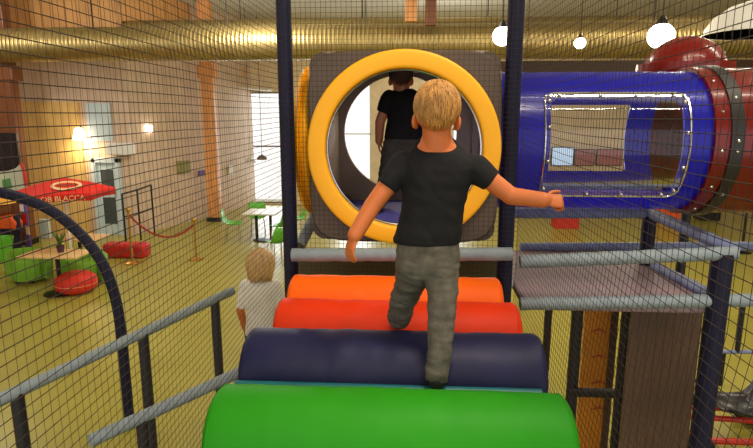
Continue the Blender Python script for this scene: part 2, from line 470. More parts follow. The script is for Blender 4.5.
def on_wall(px, py, w_, h_, name, m, label, cat, off=.03):
    # the point of the slanted wall seen at that pixel
    lo, hi = 13.0, 20.0
    for _ in range(40):
        mid = (lo + hi) / 2; p = P(px, py, mid)
        s = (p.x - W0.x) * d.y - (p.y - W0.y) * d.x
        lo, hi = (mid, hi) if s > 0 else (lo, mid)
    p = P(px, py, lo); nrm = Vector((d.y, -d.x, 0))
    rot = Matrix.Rotation(atan2(d.y, d.x), 3, 'Z')
    c = p + nrm * off
    mb = MB().box(c, (w_, .04, h_), rot)
    return c, nrm, tag(mb.build(name, m, smooth=False, bevel=.005), label, cat)


on_wall(183, 167, .5, .36, 'notice_board', M['olive'], 'small olive-green notice board on the tan wall, next to the timber column', 'board')
on_wall(201, 173, .3, .16, 'wall_box', M['violet_print'], 'little dark violet box on the tan wall at the column', 'box')
on_wall(230, 170, .22, .3, 'poster', M['white'], 'small pale poster on the tan wall between the two timber columns', 'poster')

# ventilation ducts


def duct(y, z, r, x0, x1, name, label, m):
    t = thing(name, ((x0 + x1) / 2, y, z - r), label, 'duct')
    n = int((x1 - x0) / .09); prof = []
    for i in range(n):
        x = x0 + (x1 - x0) * i / n
        prof += [(r, x), (r, x + .06), (r + .007, x + .07), (r + .007, x + .085)]
    MB().lathe(prof, (0, y, z), 'X', 28).build('duct_pipe', m, t, angle=60)
    for x in [x0 + 1.0 + 3.0 * k for k in range(int((x1 - x0) / 3))]:
        MB().tube([(x, y, z + r), (x, y, CZ)], .012, 6).build('hanger_rod', M['black_metal'], t)
    return t


a = P(420, 42, 12.5)
duct(12.5, a.z, .36, -11, 12, 'ventilation_duct', 'long golden spiral steel air duct running across the hall under the ceiling', M['duct'])
a = P(240, 29, 14.2)
duct(14.2, a.z + .02, .2, -8.2, 13, 'ventilation_duct', 'thinner spiral air duct just above and behind the large one', M['duct'])
# brown bulkhead and a lower pale pipe tray
a, b = P(512, 61, 15.0), P(512, 73, 15.0)
struct(MB().box((7.5, 15.2, (a.z + b.z) / 2), (11, .4, a.z - b.z)).build('trim_3', M['bulkhead'], smooth=False))
# hanging timber posts from the ceiling
for (p0, p1, pb, m, lab) in [(405, 417, 22, M['glulam'], 'short orange timber post hanging from the ceiling above the yellow ring'),
                             (425, 436, 26, M['dark_timber'], 'short dark brown post hanging from the ceiling above the yellow ring')]:
    a, b = P(p0, pb, 12.0), P(p1, pb, 12.0)
    tag(MB().box(((a.x + b.x) / 2, 12.0, (a.z + CZ) / 2), (b.x - a.x, .2, CZ - a.z)).build('hanging_post', m, smooth=False, bevel=.01), lab, 'post')


# ---------------------------------------------------------------- hanging lamps
def pendant(px, py, Y, r, label, name='pendant_lamp'):
    c = P(px, py, Y)
    t = thing(name, (c.x, c.y, c.z - r), label, 'lamp', 'lit lamps hanging under the duct')
    MB().ball(c, (r, r, r * .95), 24, 14).build('glowing_globe', M['lampglobe'], t)
    MB().lathe([(r * .35, r * .8), (r * .5, r * .85), (r * .3, r * 1.25), (.02, r * 1.5)], c, 'Z', 20).build('lamp_holder', M['black_metal'], t)
    MB().tube([c + Vector((0, 0, r * 1.45)), (c.x, c.y, CZ)], .008, 6).build('cord', M['black_metal'], t)
    ld = bpy.data.lights.new('lamp_light', 'POINT'); ld.energy = 40; ld.color = (1, .85, .66); ld.shadow_soft_size = r
    lo = bpy.data.objects.new('lamp_light', ld); COL.objects.link(lo); lo.location = c - Vector((0, 0, r + .25))
    return t


pendant(502.5, 36, 8.0, .135, 'bright round globe lamp hanging beside the dark upright post')
pendant(580, 43, 10.5, .10, 'smallest and dimmest globe lamp, between the two bright ones')
pendant(661, 36, 7.0, .15, 'bright round globe lamp hanging above the end of the blue tube')

# dome lamp in the corner
c = P(757, 30, 6.5)
t = thing('dome_lamp', (c.x, c.y, c.z - .1), 'large pale dome-shaped lamp shade hanging above the red tube', 'lamp')
MB().lathe([(.52, 0), (.50, .06), (.42, .18), (.28, .28), (.1, .34), (.05, .36), (.05, .4), (.04, .4), (.04, .345), (.1, .325), (.27, .265), (.405, .165), (.48, .06), (.5, 0)], c - Vector((0, 0, .04)), 'Z', 36).build('lamp_shade', M['white'], t)
MB().ball(c + Vector((0, 0, .08)), .1, 16, 10).build('bulb', M['walllamp'], t)
MB().tube([c + Vector((0, 0, .36)), (c.x, c.y, CZ)], .01, 6).build('cord', M['black_metal'], t)
for (px, py, Y, r, m_, lab) in [(250.5, 160, 17.0, .16, 'white', 'small white dome lamp hanging beside the slim timber column at the window'),
                                (262, 157, 18.3, .17, 'grey_unit', 'small grey dome lamp hanging in front of the bright tall window')]:
    c = P(px, py, Y)
    t = thing('dome_lamp', (c.x, Y, c.z), lab, 'lamp')
    MB().lathe([(r, 0), (r * .92, r * .4), (r * .6, r * .75), (r * .15, r * .95), (.02, r * 1.1), (.015, r * 1.0), (r * .5, r * .7), (r * .85, r * .38), (r * .95, 0)], (c.x, Y, c.z - r * .5), 'Z', 28).build('lamp_shade', M[m_], t)
    MB().tube([(c.x, Y, c.z + r * .5), (c.x, Y, CZ)], .008, 6).build('cord', M['black_metal'], t)
a, b = P(238, 86, 18.6), P(268, 91, 18.6)
tag(MB().box(((a.x + b.x) / 2, 18.9, (a.z + b.z) / 2), (b.x - a.x, .55, .06), Matrix.Rotation(.08, 3, 'Y')).build('shelf', M['white'], bevel=.01), 'thin white ledge sticking out over the top of the tall window', 'shelf')
# timber-clad low ceiling over the corner
a, b = P(702, 60, 9.0), P(702, 40, 9.0)
mb = MB().box((8.6, 9.3, (a.z + b.z) / 2), (6.4, .5, b.z - a.z)); struct(mb.build('trim_4', M['timber'], smooth=False))

# wall lamps
for (px, py, Y, r, lab) in [(79, 134, 13.75, .16, 'glowing wall lamp on the yellow boards, lighting the wall beneath it')]:
    c = P(px, py, Y)
    t = thing('wall_lamp', (c.x, c.y, c.z - .15), lab, 'lamp')
    MB().lathe([(r * .3, r), (r * .6, r * .7), (r, -r * .9), (r * .93, -r * .9), (r * .5, r * .6)], c, 'Z', 24).build('lamp_shade', M['walllamp'], t)
    MB().tube([c + Vector((0, 0, r * .9)), c + Vector((0, .1, r * 1.1)), (c.x, 13.9, c.z + r * .9)], .02, 8).build('bracket', M['black_metal'], t)
    lamp('wall_lamp_light', (c.x, 13.6, c.z - .2), 14, .2, (1, .82, .55), (0.5, 0, 0))
c = P(147, 128, 14.6)
t = thing('spot_lamp', c, 'tiny bright white spot lamp high on the tan wall', 'lamp')
MB().box(c, (.26, .12, .16), Matrix.Rotation(.2, 3, 'Y')).build('lit_head', M['lampglobe'], t, bevel=.03)
MB().tube([c, c + Vector((-.05, .6, .05))], .02, 6).build('arm', M['black_metal'], t)

# ---------------------------------------------------------------- things on the hall floor, far side of the net
# leaning handrail by the wall
t = thing('handrail', P(138, 226, 13.4) * 1, 'dark steel handrail on posts beside the pink-lit foot of the tan wall', 'railing')
t.location.z = 0
pts = [P(122, 194, 12.9), P(137, 190, 13.4), P(151, 185, 13.9)]
for p in pts: MB().tube([(p.x, p.y, 0), p], .022, 8).build('post', M['black_metal'], t)
MB().tube(pts, .022, 8).build('handrail_bar', M['black_metal'], t)
pm = [Vector((p.x, p.y, p.z * .55)) for p in pts]
MB().tube(pm, .018, 8).build('middle_bar', M['black_metal'], t)


def stanchion(px, py, Y, label):
    p = P(px, py, Y); h = p.z
    t = thing('rope_stanchion', (p.x, p.y, 0), label, 'stanchion')
    MB().lathe([(.16, 0), (.16, .02), (.05, .05), (.025, .06)], (p.x, p.y, 0), 'Z', 24).build('base', M['brass'], t)
    MB().tube([(p.x, p.y, .05), (p.x, p.y, h - .05)], .026, 10).build('pole', M['brass'], t)
    MB().ball((p.x, p.y, h), .055, 14, 8).build('finial', M['brass'], t)
    return Vector((p.x, p.y, h - .09))


s1 = stanchion(128, 210, 11.2, 'brass rope stanchion standing near the glazed door')
s2 = stanchion(194, 220, 11.6, 'brass rope stanchion standing on the open floor before the timber column')
pts = [s1.lerp(s2, k / 14) - Vector((0, 0, .38 * (1 - (2 * k / 14 - 1) ** 2))) for k in range(15)]
tag(MB().tube(pts, .022, 8).build('barrier_rope', M['rope']), 'sagging dark red rope strung between the two brass stanchions', 'rope')
a = P(127, 252, 11.75)
mb = MB().box((a.x, a.y, .16), (.95, .36, .32)); tag(mb.build('bench', M['cushion_red'], bevel=.06), 'low red padded bench on the floor behind the pale table', 'bench')


def table(px, py, Y, sx, sy, m, label, legs=False):
    p = P(px, py, Y); h = .74; p.z = h
    t = thing('cafe_table', (p.x, p.y, 0), label, 'table')
    MB().box((p.x, p.y, h - .02), (sx, sy, .04)).build('table_top', m, t, bevel=.012)
    for dx in ((-.18, .18) if legs else (0,)):
        MB().tube([(p.x + dx, p.y, .03), (p.x + dx, p.y, h - .04)], .035, 10).build('pedestal', M['black_metal'], t)
    MB().lathe([(.27, 0), (.27, .02), (.06, .05)], (p.x, p.y, 0), 'Z', 24).build('foot_plate', M['black_metal'], t)
    return p


tA = table(57, 258, 9.15, 1.05, .6, M['tabletop'], 'pale wooden cafe table carrying the small potted plant')
tB = table(80, 246, 10.45, .95, .6, M['tabletop'], 'pale wooden cafe table standing farther back, behind the one with the plant')
tC = table(263, 211, 13.6, .85, .8, M['tabletop_white'], 'white-topped cafe table with green chairs under the bright window', True)

# plant on the first table
c = Vector((tA.x + .05, tA.y + .05, tA.z))
t = thing('potted_plant', c, 'small green plant in a dark pot on the pale cafe table', 'plant')
MB().lathe([(.05, 0), (.07, .12), (.06, .12), (.045, .02)], c, 'Z', 18).build('pot', M['pot'], t)
mb = MB()
for k in range(14):
    a_ = k * 2.4; l = .22 + .1 * random.random()
    mb.tube([c + Vector((0, 0, .1)), c + Vector((cos(a_) * .05, sin(a_) * .05, .1 + l * .6)), c + Vector((cos(a_) * .12, sin(a_) * .12, .1 + l))], [.012, .02, .003], 6, flat=.3)
mb.build('leaves', M['plant'], t)


def shell_chair(x, y, rz, label, group):
    t = thing('shell_chair', (x, y, 0), label, 'chair', group)
    R_ = Matrix.Rotation(rz, 3, 'Z'); o = Vector((x, y, 0))
    mb = MB(); rings = []
    prof = [(-.22, .44), (-.1, .43), (.06, .44), (.16, .48), (.21, .56), (.23, .68), (.235, .8)]
    wid = [.2, .22, .23, .24, .24, .22, .15]
    for (yy, zz), ww in zip(prof, wid):
        rings.append([o + R_ @ Vector((ww * (-1 + 2 * j / 8), yy, zz + .05 * abs(-1 + j / 4) ** 2)) for j in range(9)])
    n = 9; v = [p for r in rings for p in r]; f = []
    for i in range(len(rings) - 1):
        for j in range(n - 1): f.append((i * n + j, i * n + j + 1, (i + 1) * n + j + 1, (i + 1) * n + j))
    mb.add(v, f)
    ob = mb.build('seat_shell', M['green_seat'], t); sm = ob.modifiers.new('s', 'SOLIDIFY'); sm.thickness = .015
    for dx, dy in ((-.15, -.15), (.15, -.15), (-.15, .13), (.15, .13)):
        MB().tube([o + R_ @ Vector((dx * 1.25, dy * 1.25, 0)), o + R_ @ Vector((dx, dy, .44))], .012, 8).build('leg', M['chrome'], t)
    return t


g = 'green shell chairs at the white table'
shell_chair(tC.x - .72, tC.y - .25, pi / 2 + .2, 'bright green shell chair on the timber-column side of the white table', g)
shell_chair(tC.x + .55, tC.y - .45, -pi / 2 - .5, 'bright green shell chair on the near window side of the white table', g)
shell_chair(tC.x - .35, tC.y + .75, .3, 'bright green shell chair behind the white table, its back against the window', g)
shell_chair(tC.x + .75, tC.y + .45, -1.2, 'bright green shell chair at the far window corner of the white table', g)
p = P(278, 244, 11.4)
shell_chair(p.x, p.y, -2.4, 'green shell chair standing alone, next to the padded post below the window', g)


def sofa(px, py, Y, label):
    p = P(px, py, Y); x, y = p.x, p.y
    t = thing('tub_sofa', (x, y, 0), label, 'sofa', 'green tub seats by the pale tables')
    rings = []
    for k in range(15):
        a_ = pi * (-.1 + 1.2 * k / 14); c_ = Vector((x + .36 * cos(a_), y + .26 * sin(a_), 0)); dd = Vector((cos(a_), sin(a_), 0))
        rings.append([c_ - dd * .05 + Vector((0, 0, .08)), c_ + dd * .05 + Vector((0, 0, .08)), c_ + dd * .08 + Vector((0, 0, .52)), c_ + Vector((0, 0, .6)), c_ - dd * .05 + Vector((0, 0, .54))])
    MB().loft(rings).build('backrest', M['green_sofa'], t, angle=50)
    MB().lathe([(.27, .06), (.28, .1), (.28, .4), (.25, .44), (.05, .45)], (x, y - .02, 0), 'Z', 28).build('seat_pad', M['green_sofa'], t)
    for k in range(4):
        a_ = pi / 4 + k * pi / 2
        MB().tube([(x + .24 * cos(a_), y + .24 * sin(a_), 0), (x + .24 * cos(a_), y + .24 * sin(a_), .08)], .02, 8).build('foot', M['black_metal'], t)


sofa(30, 272, 9.85, 'round-backed green tub seat at the plain end of the table with the plant')
sofa(84, 264, 9.8, 'round-backed green tub seat between the two pale wooden tables')
p = P(1, 252, 11.3)
t = thing('tub', (p.x, p.y, 0), 'bright green open tub chair standing just before the display figure in the orange vest', 'tub')
MB().lathe([(.18, 0), (.2, .05), (.25, .44), (.27, .5), (.24, .5), (.18, .28), (.05, .26)], (p.x, p.y, 0), 'Z', 32).build('shell', M['green_seat'], t)
p = P(77, 289, 9.25)
t = thing('pouf', (p.x, p.y, 0), 'round red floor pouf under the pale tables', 'pouf')
MB().lathe([(.1, 0), (.24, .01), (.33, .08), (.35, .17), (.33, .27), (.24, .34), (.1, .36), (.03, .355)], (p.x, p.y, 0), 'Z', 36).build('cushion_body', M['red_pouf'], t)
MB().tube([(p.x + .335 * cos(a_), p.y + .335 * sin(a_), .17) for a_ in [2 * pi * k / 36 for k in range(36)]], .016, 6, closed=True).build('piping', M['cream_print'], t)

# red parasol: six-sided canopy with a hanging valance
PY = 9.98; pc = P(64, 185, PY); PRAD = .86; zc_ = CAM_Z - 1.37; zt_ = P(64, 177.5, PY).z
t = thing('parasol', (pc.x, PY, 0), 'red cafe parasol with cream lettering in front of the yellow boarded wall', 'parasol')
top = Vector((pc.x, PY, zt_))
cs = []
for k in range(6):
    a_ = radians(-90 + 60 * k); cs.append(Vector((pc.x + PRAD * cos(a_), PY + PRAD * sin(a_), zc_)))
drop = Vector((0, 0, -.13)); v = [top]; f = []; N_ = 6; n = 6 * N_
for i in range(6):
    for k in range(N_):
        q = cs[i].lerp(cs[(i + 1) % 6], k / N_); inn = (top - q); inn.z = 0
        v.append(q + inn.normalized() * (.03 * sin(pi * k / N_)) + Vector((0, 0, .015 * sin(pi * k / N_))))
v += [v[1 + k].lerp(top, .5) + Vector((0, 0, .02)) for k in range(n)]
v += [v[1 + k] + drop for k in range(n)]
for k in range(n):
    j = (k + 1) % n
    f += [(0, 1 + n + k, 1 + n + j), (1 + n + k, 1 + k, 1 + j, 1 + n + j), (1 + k, 1 + 2 * n + k, 1 + 2 * n + j, 1 + j)]
can = MB().add(v, f).build('canopy', M['parasol'], t, angle=25); sm = can.modifiers.new('s', 'SOLIDIFY'); sm.thickness = .006
MB().tube([(top.x, top.y, .05), (top.x, top.y, top.z)], .022, 10).build('pole', M['white'], t)
MB().lathe([(.16, 0), (.16, .05), (.05, .08)], (top.x, top.y, 0), 'Z', 24).build('foot_plate', M['black_metal'], t)
cl, cf = cs[0], cs[1]
vx = (cf - cl).normalized(); vn = vx.cross(Vector((0, 0, 1))).normalized()


def lettering(txt, size, pos, xdir, up, m, parent, name, ext=.002):
    cu = bpy.data.curves.new(name, 'FONT'); cu.body = txt; cu.size = size; cu.extrude = ext; cu.align_x = 'CENTER'; cu.align_y = 'CENTER'
    o = bpy.data.objects.new('tmp', cu); COL.objects.link(o)
    dg = bpy.context.evaluated_depsgraph_get(); me = bpy.data.meshes.new_from_object(o.evaluated_get(dg))
    bpy.data.objects.remove(o)
    x = xdir.normalized(); z = x.cross(up).normalized(); y = z.cross(x)
    mt = Matrix((x, y, z)).transposed().to_4x4(); mt.translation = pos
    me.transform(mt)
    return link(name, me, m, parent)


mid = cl.lerp(cf, .5)
lettering('OB BLACCA', .125, mid + drop * .5 - vn * .0 + vn * .012, vx, Vector((0, 0, 1)), M['cream_print'], can, 'lettering')
# oval emblem lying on the canopy face above the lettering
fu = (top - mid).normalized(); fn = vx.cross(fu).normalized()
if fn.z < 0: fn = -fn
q = mid.lerp(top, .42) + fn * .032 + vx * .06


def oval(a, b, off, m_, name):
    ring0 = [q + vx * (a * cos(2 * pi * k / 32)) + fu * (b * sin(2 * pi * k / 32)) + fn * off for k in range(32)]
    MB().loft([ring0, [p_ + fn * .004 for p_ in ring0]]).build(name, m_, can, smooth=False)


oval(.25, .20, 0, M['cream_print'], 'emblem'); oval(.19, .11, .005, M['parasol'], 'emblem_field')
mb = MB()
for k in range(5): mb.box(q + vx * (-.14 + .07 * k) + fn * .012, (.045, .07, .004), Matrix((vx, fu, fn)).transposed())
mb.build('emblem_marks', M['dark_timber'], can, smooth=False)

# dark wall screen, banner and display figure at the picture edge
a, b = P(-6, 133, 12.6), P(20, 172, 12.6)
t = thing('wall_screen', ((a.x + b.x) / 2, 12.6, b.z), 'black screen fixed to the dark timber column', 'screen')
MB().box(((a.x + b.x) / 2, 12.65, (a.z + b.z) / 2), (b.x - a.x, .08, a.z - b.z)).build('casing', M['black_plastic'], t, bevel=.01)
MB().box(((a.x + b.x) / 2, 12.605, (a.z + b.z) / 2), (b.x - a.x - .06, .012, a.z - b.z - .06)).build('display_panel', M['screen_off'], t)
a, b = P(-4, 176, 10.2), P(26, 194, 10.2)
t = thing('hanging_banner', ((a.x + b.x) / 2, 10.2, b.z), 'white and green hanging banner with a red edge above the parasol corner', 'banner')
mb = MB(); fr_, bk = [], []
pr = [(-4, 172), (8, 171), (16, 168), (21, 163), (24, 171), (26, 186), (27, 193), (-4, 195)]
mb.loft([[P(x, y, 10.2) for x, y in pr], [P(x, y, 10.2) + Vector((0, .04, 0)) for x, y in pr]]); mb.build('cloth', M['banner'], t, smooth=False)
mb = MB().tube([P(21, 163, 10.19), P(24, 171, 10.19), P(26, 186, 10.19)], .03, 8); mb.build('red_edging', M['red_metal'], t)
mb = MB().loft([[P(x, y, 10.19) for x, y in [(2, 180), (10, 178), (12, 188), (3, 190)]], [P(x, y, 10.18) for x, y in [(2, 180), (10, 178), (12, 188), (3, 190)]]]); mb.build('green_print', M['banner_green'], t, smooth=False)
for q_ in (P(2, 172, 10.22), P(20, 165, 10.22)): MB().tube([q_, (q_.x, q_.y, CZ)], .003, 6).build('hanging_cord', M['black_metal'], t)
FY = 12.0; p = P(4, 240, FY)
t = thing('display_figure', (p.x, p.y, 0), 'display figure in orange vest and dark blue trousers with a round yellow hat', 'figure')
z0 = P(4, 216, FY).z; z1 = P(4, 201, FY).z
MB().ball((p.x, p.y, (z0 + z1) / 2 + .02), (.21, .21, .24), 20, 12).build('head', M['dark_timber'], t)
MB().lathe([(.33, z1 - .02), (.32, z1), (.25, z1 + .03), (.2, z1 + .11), (.08, z1 + .17)], (p.x, p.y, -.03), 'Z', 24).build('hat', M['yellow_hat'], t)
zv = P(4, 228, FY).z
MB().loft([[Vector((p.x + sx * w_, p.y + sy * .14, zz)) for sx, sy in ((-1, -1), (1, -1), (1, 1), (-1, 1))] for w_, zz in ((.40, zv), (.42, (zv + z0) / 2), (.3, z0 + .02))]).build('vest', M['orange_cloth'], t, bevel=.03)
MB().box((p.x - .16, p.y, zv / 2), (.3, .3, zv)).build('leg', M['navy'], t, bevel=.03)
MB().box((p.x + .16, p.y, zv / 2), (.3, .3, zv)).build('leg', M['navy'], t, bevel=.03)
for sx in (-1, 1): MB().cap_tube((p.x + sx * .36, p.y, z0 - .04), .07, (p.x + sx * .43, p.y - .05, zv - .05), .06).build('arm', M['navy'], t)
a, b = P(20, 202, 12.4), P(32, 252, 12.4)
t = thing('display_board', ((a.x + b.x) / 2, 12.4, 0), 'upright board printed in violet, white and red behind the display figure', 'board')
MB().box(((a.x + b.x) / 2, 12.42, a.z / 2), (b.x - a.x, .05, a.z)).build('panel', M['violet_print'], t, bevel=.01)
for k, (m_, q0, q1) in enumerate([(M['white'], .8, .95), (M['red_metal'], .55, .75), (M['cream_print'], .3, .5)]):
    MB().box(((a.x + b.x) / 2 + .04 * (k - 1), 12.385, a.z * (q0 + q1) / 2), ((b.x - a.x) * .6, .012, a.z * (q1 - q0))).build('print', m_, t)

# pale partition door beyond the parasol
a, b = P(37, 225, 13.4), P(50, 255, 13.4)
tag(MB().box(((a.x + b.x) / 2, 13.5, P(40, 219, 13.5).z / 2), (b.x - a.x, .12, P(40, 219, 13.5).z)).build('cabinet', M['pale_blue'], bevel=.01), 'narrow pale blue cabinet against the yellow boards, below the parasol', 'cabinet')

# screens and counter seen through the blue tube
a, b = P(552, 146, 15.5), P(625, 167, 15.5)
t = thing('menu_screen', P(564, 165, 19.2), 'light blue lit screen seen through the window of the blue tube', 'screen')


def screen(px0, py0, px1, py1, Y, m, label, t=None):
    a, b = P(px0, py0, Y), P(px1, py1, Y)
    if t is None: t = thing('menu_screen', ((a.x + b.x) / 2, Y, b.z), label, 'screen')
    MB().box(((a.x + b.x) / 2, Y + .05, (a.z + b.z) / 2), (b.x - a.x, .08, a.z - b.z)).build('casing', M['black_plastic'], t, bevel=.01)
    MB().box(((a.x + b.x) / 2, Y + .005, (a.z + b.z) / 2), (b.x - a.x - .05, .012, a.z - b.z - .05)).build('display_panel', m, t)


screen(552, 147, 573, 166, 19.2, M['screen'], '', t)
screen(575, 149, 594, 166, 19.2, M['screen_red'], 'dark reddish screen next to the light blue one beyond the blue tube')
screen(597, 149, 622, 166, 19.2, M['screen_red'], 'widest dark reddish screen beyond the blue tube, last of the row')
# far counters and people-height blocks on the right
for (p0, p1, y0, Y, m_, lab) in [(660, 690, 209, 16.5, M['orange_cloth'], 'bright orange counter front far across the yellow floor'),
                                 (556, 580, 217, 15.5, M['red_pouf'], 'red counter front far across the floor, under the blue tube'),
                                 (702, 722, 208, 17.0, M['black_plastic'], 'black cabinet far across the yellow floor, beside the orange counter')]:
    a, b = P(p0, y0, Y), P(p1, y0, Y)
    t = thing('counter', ((a.x + b.x) / 2, Y, 0), lab, 'counter')
    MB().box(((a.x + b.x) / 2, Y + .25, .5), (b.x - a.x, .5, 1.0)).build('body', m_, t, bevel=.02)
    MB().box(((a.x + b.x) / 2, Y + .25, 1.02), (b.x - a.x + .06, .56, .04)).build('worktop', M['tabletop'], t)
p = P(745, 226, 13.0)
t = thing('barrier_post', (p.x, p.y, 0), 'thin dark barrier post alone on the far yellow floor', 'post')
MB().tube([(p.x, p.y, .02), (p.x, p.y, p.z + .3)], .03, 8).build('pole', M['black_metal'], t); MB().lathe([(.2, 0), (.2, .02), (.04, .05)], (p.x, p.y, 0), 'Z', 20).build('base', M['black_metal'], t)

# ================================================================ the play structure
NXL, NXR, RY = -.62, .54, 2.8
RC = P(403.5, 149.5, RY)          # centre of the yellow ring
pf = thing('play_frame', (0, 2.0, 0), 'padded climbing frame of navy posts and grey foam rails holding the rollers and tunnel', 'play frame')


def post(x, y, z0, z1, r=.04, m='navy', name='post'):
    n = max(2, int((z1 - z0) / .25)); pts = [(x, y, z0 + (z1 - z0) * k / n) for k in range(n + 1)]
    o = MB().tube(pts, r, 16).build(name, M[m], pf, angle=50)
    return o


def rail(a, b, r=.028, m='foam', name='rail'):
    a, b = Vector(a), Vector(b); n = 40; L = (b - a).length; pts = [a.lerp(b, k / n) for k in range(n + 1)]
    rs = [r * (1 + .03 * sin(k * 2.1) + .03 * sin(k * 5.3)) for k in range(n + 1)]
    return MB().tube(pts, rs, 14).build(name, M[m], pf, angle=50)


LP, RP = P(285, 60, 2.83), P(514, 60, 2.87)
post(LP.x, LP.y, 0, 5.0, .038)
post(RP.x, RP.y, 0, 5.0, .041)
# rails below the tunnel mouth
rail(P(292, 255, 2.74), P(512, 254, 2.74), .034)
rail(P(292, 283, 2.9), P(512, 283, 2.9), .03)
rail(P(300, 246, 2.9), P(315, 216, 3.05), .03)
# the side bay
YC, YA, YF = 2.86, 3.68, 4.05
cz_up, cz_lo = P(650, 213, YA).z, P(700, 301, YC).z
rail(P(514, 213, YA - .02), P(650, 213, YA), .035, 'foam_blue')
rail(P(650, 213, YA), P(734, 250, YC), .035, 'foam_blue')
rail(P(520, 262, YC), P(736, 253, YC - .01), .035)
rail(P(520, 304, YC), P(812, 299, YC), .034)
rail(P(655, 266, 3.6), P(722, 301, YC), .032, 'foam_blue')
rail(P(520, 247, YF), P(812, 246, YF), .032, 'foam_blue')
c = P(650, 213, YA); post(c.x, c.y, 0, c.z + .01, .044)
c = P(723, 253, YC); post(c.x, c.y, 0, c.z, .053)
c = P(685, 225, 4.4); post(c.x, c.y, 0, c.z + .15, .036, 'navy_dark')
c = P(548, 320, YF); post(c.x, c.y, 0, P(548, 247, YF).z, .028, 'navy_dark')
c = P(577, 320, 3.75); post(c.x, c.y, 0, cz_lo - .07, .04, 'navy_dark')
c = P(627, 320, 3.4); post(c.x, c.y, 0, cz_lo - .07, .036, 'navy_dark')
rail(P(573, 392, 3.72), P(628, 394, 3.42), .032, 'navy_dark')
rail(P(722, 352, 6.3), P(800, 352, 6.3), .024, 'foam_blue'); c = P(737, 352, 6.3); post(c.x, c.y, c.z, P(737, 300, 6.3).z, .028, 'navy_dark')
c = P(797, 352, 6.3); post(c.x, c.y, 0, c.z, .024, 'navy_dark'); c = P(724, 352, 6.3); post(c.x, c.y, 0, c.z, .024, 'navy_dark')
c = P(809, 299, YC); post(c.x, c.y, 0, c.z, .04); c = P(809, 246, YF); post(c.x, c.y, 0, c.z, .036)
# mauve deck of the side bay
c1 = P(722, 303, YC)
MB().box(((NXR + .06 + c1.x) / 2, (YC + YF) / 2, cz_lo - .05), (c1.x - NXR - .08, YF - YC - .02, .05)).build('deck_mat', M['deck'], pf, bevel=.015)
# deck under the rollers with its legs
RR = .16
ROLL = [('green', 388, 1.58, None, 578, 'roller_green', 'bright green vinyl roller, the closest and largest of the four', .165),
        ('navy', 332, 1.95, 237, 543, 'roller_navy', 'navy blue vinyl roller between the green and the red one', .16),
        ('red', 297, 2.33, 277, 520, 'roller_red', 'red vinyl roller between the navy and the orange one', .155),
        ('orange', 276, 2.66, 290, 502, 'roller_orange', 'orange vinyl roller below the yellow ring, farthest of the four', .15)]
zb = 3.1 - .94 - .17
MB().box(((NXL + NXR) / 2, 2.1, zb - .05), (NXR - NXL - .03, 1.55, .09)).build('roller_deck', M['navy_dark'], pf, bevel=.02)
for x in (NXL + .05, NXR - .05): post(x, 1.42, 0, zb - .08, .038)
for k, (nm, py, Yc, pl, pr_, m_, lab, r) in enumerate(ROLL):
    kk = P(400, py, 1).z - CAM_Z
    zc = CAM_Z + kk * Yc - r * sqrt(1 + kk * kk)
    zc = zb + r if abs(zb + r - zc) < .02 else zc
    xl = P(pl, py, Yc).x if pl else NXL + .015
    xr = P(pr_, py, Yc - (.05 if k == 0 else 0)).x
    xl = max(xl, NXL + .012)
    t = thing('roller', ((xl + xr) / 2, Yc, zc - r), lab, 'roller', 'vinyl rollers of the crossing')
    prof = [(.012, xl)]
    for i in range(7):
        a_ = pi / 2 * i / 6; prof.append((r - .045 + .045 * sin(a_), xl + .03 - .03 * cos(a_)))
    n = 40
    for i in range(1, n): prof.append((r * (1 - .006 * (1 + sin(i * 1.7 + k)) * .5), xl + .03 + (xr - xl - .06) * i / n))
    for i in range(7):
        a_ = pi / 2 * i / 6; prof.append((r - .045 + .045 * cos(a_), xr - .03 + .03 * sin(a_)))
    prof.append((.012, xr))
    mb = MB().lathe(prof, (0, Yc, zc), 'X', 72)
    mb.v = [tuple(Vector(v) + Vector((0, v[1] - Yc, v[2] - zc)).normalized() * (.004 * noise.noise(Vector(v) * 7) + .0022 * noise.noise(Vector((v[0] * 26, v[1] * 6, v[2] * 6 + k))))) for v in mb.v]
    mb.build('padded_cover', M[m_], t, angle=55)
    for x in (xl + .022, xr - .022):
        MB().tube([(x, Yc + (r - .004) * cos(2 * pi * q / 48), zc + (r - .004) * sin(2 * pi * q / 48)) for q in range(48)], .0028, 6, closed=True).build('seam', M[m_], t)
    for s_, x in ((-1, xl), (1, xr)):
        MB().lathe([(.02, x - .012), (.03, x), (.03, x + .001), (.02, x + .012)], (0, Yc, zc), 'X', 16).build('axle_end', M['black_metal'], t)
# teal pad strip in the gap between the green and the navy roller
c = P(400, 385.3, 1.775)
tag(MB().tube([(NXL + .02 + k * (1.05 / 20), 1.775, c.z - .02) for k in range(21)], .02, 12).build('pad_strip', M['teal']),
    'thin teal padded strip in the gap between the green and the navy roller', 'pad')

a, b = P(294, 258, 3.35), P(508, 258, 3.35)
t = thing('back_panel', ((a.x + b.x) / 2, 3.35, 0), 'dark olive-brown panel under the tunnel box, behind the orange roller', 'panel')
MB().box(((a.x + b.x) / 2, 3.37, a.z / 2), (b.x - a.x, .04, a.z)).build('board', M['olive_brown'], t, bevel=.01)
MB().box(((a.x + b.x) / 2, 3.37, a.z + .012), (b.x - a.x + .02, .06, .03)).build('edge_strip', M['navy_dark'], t, bevel=.008)
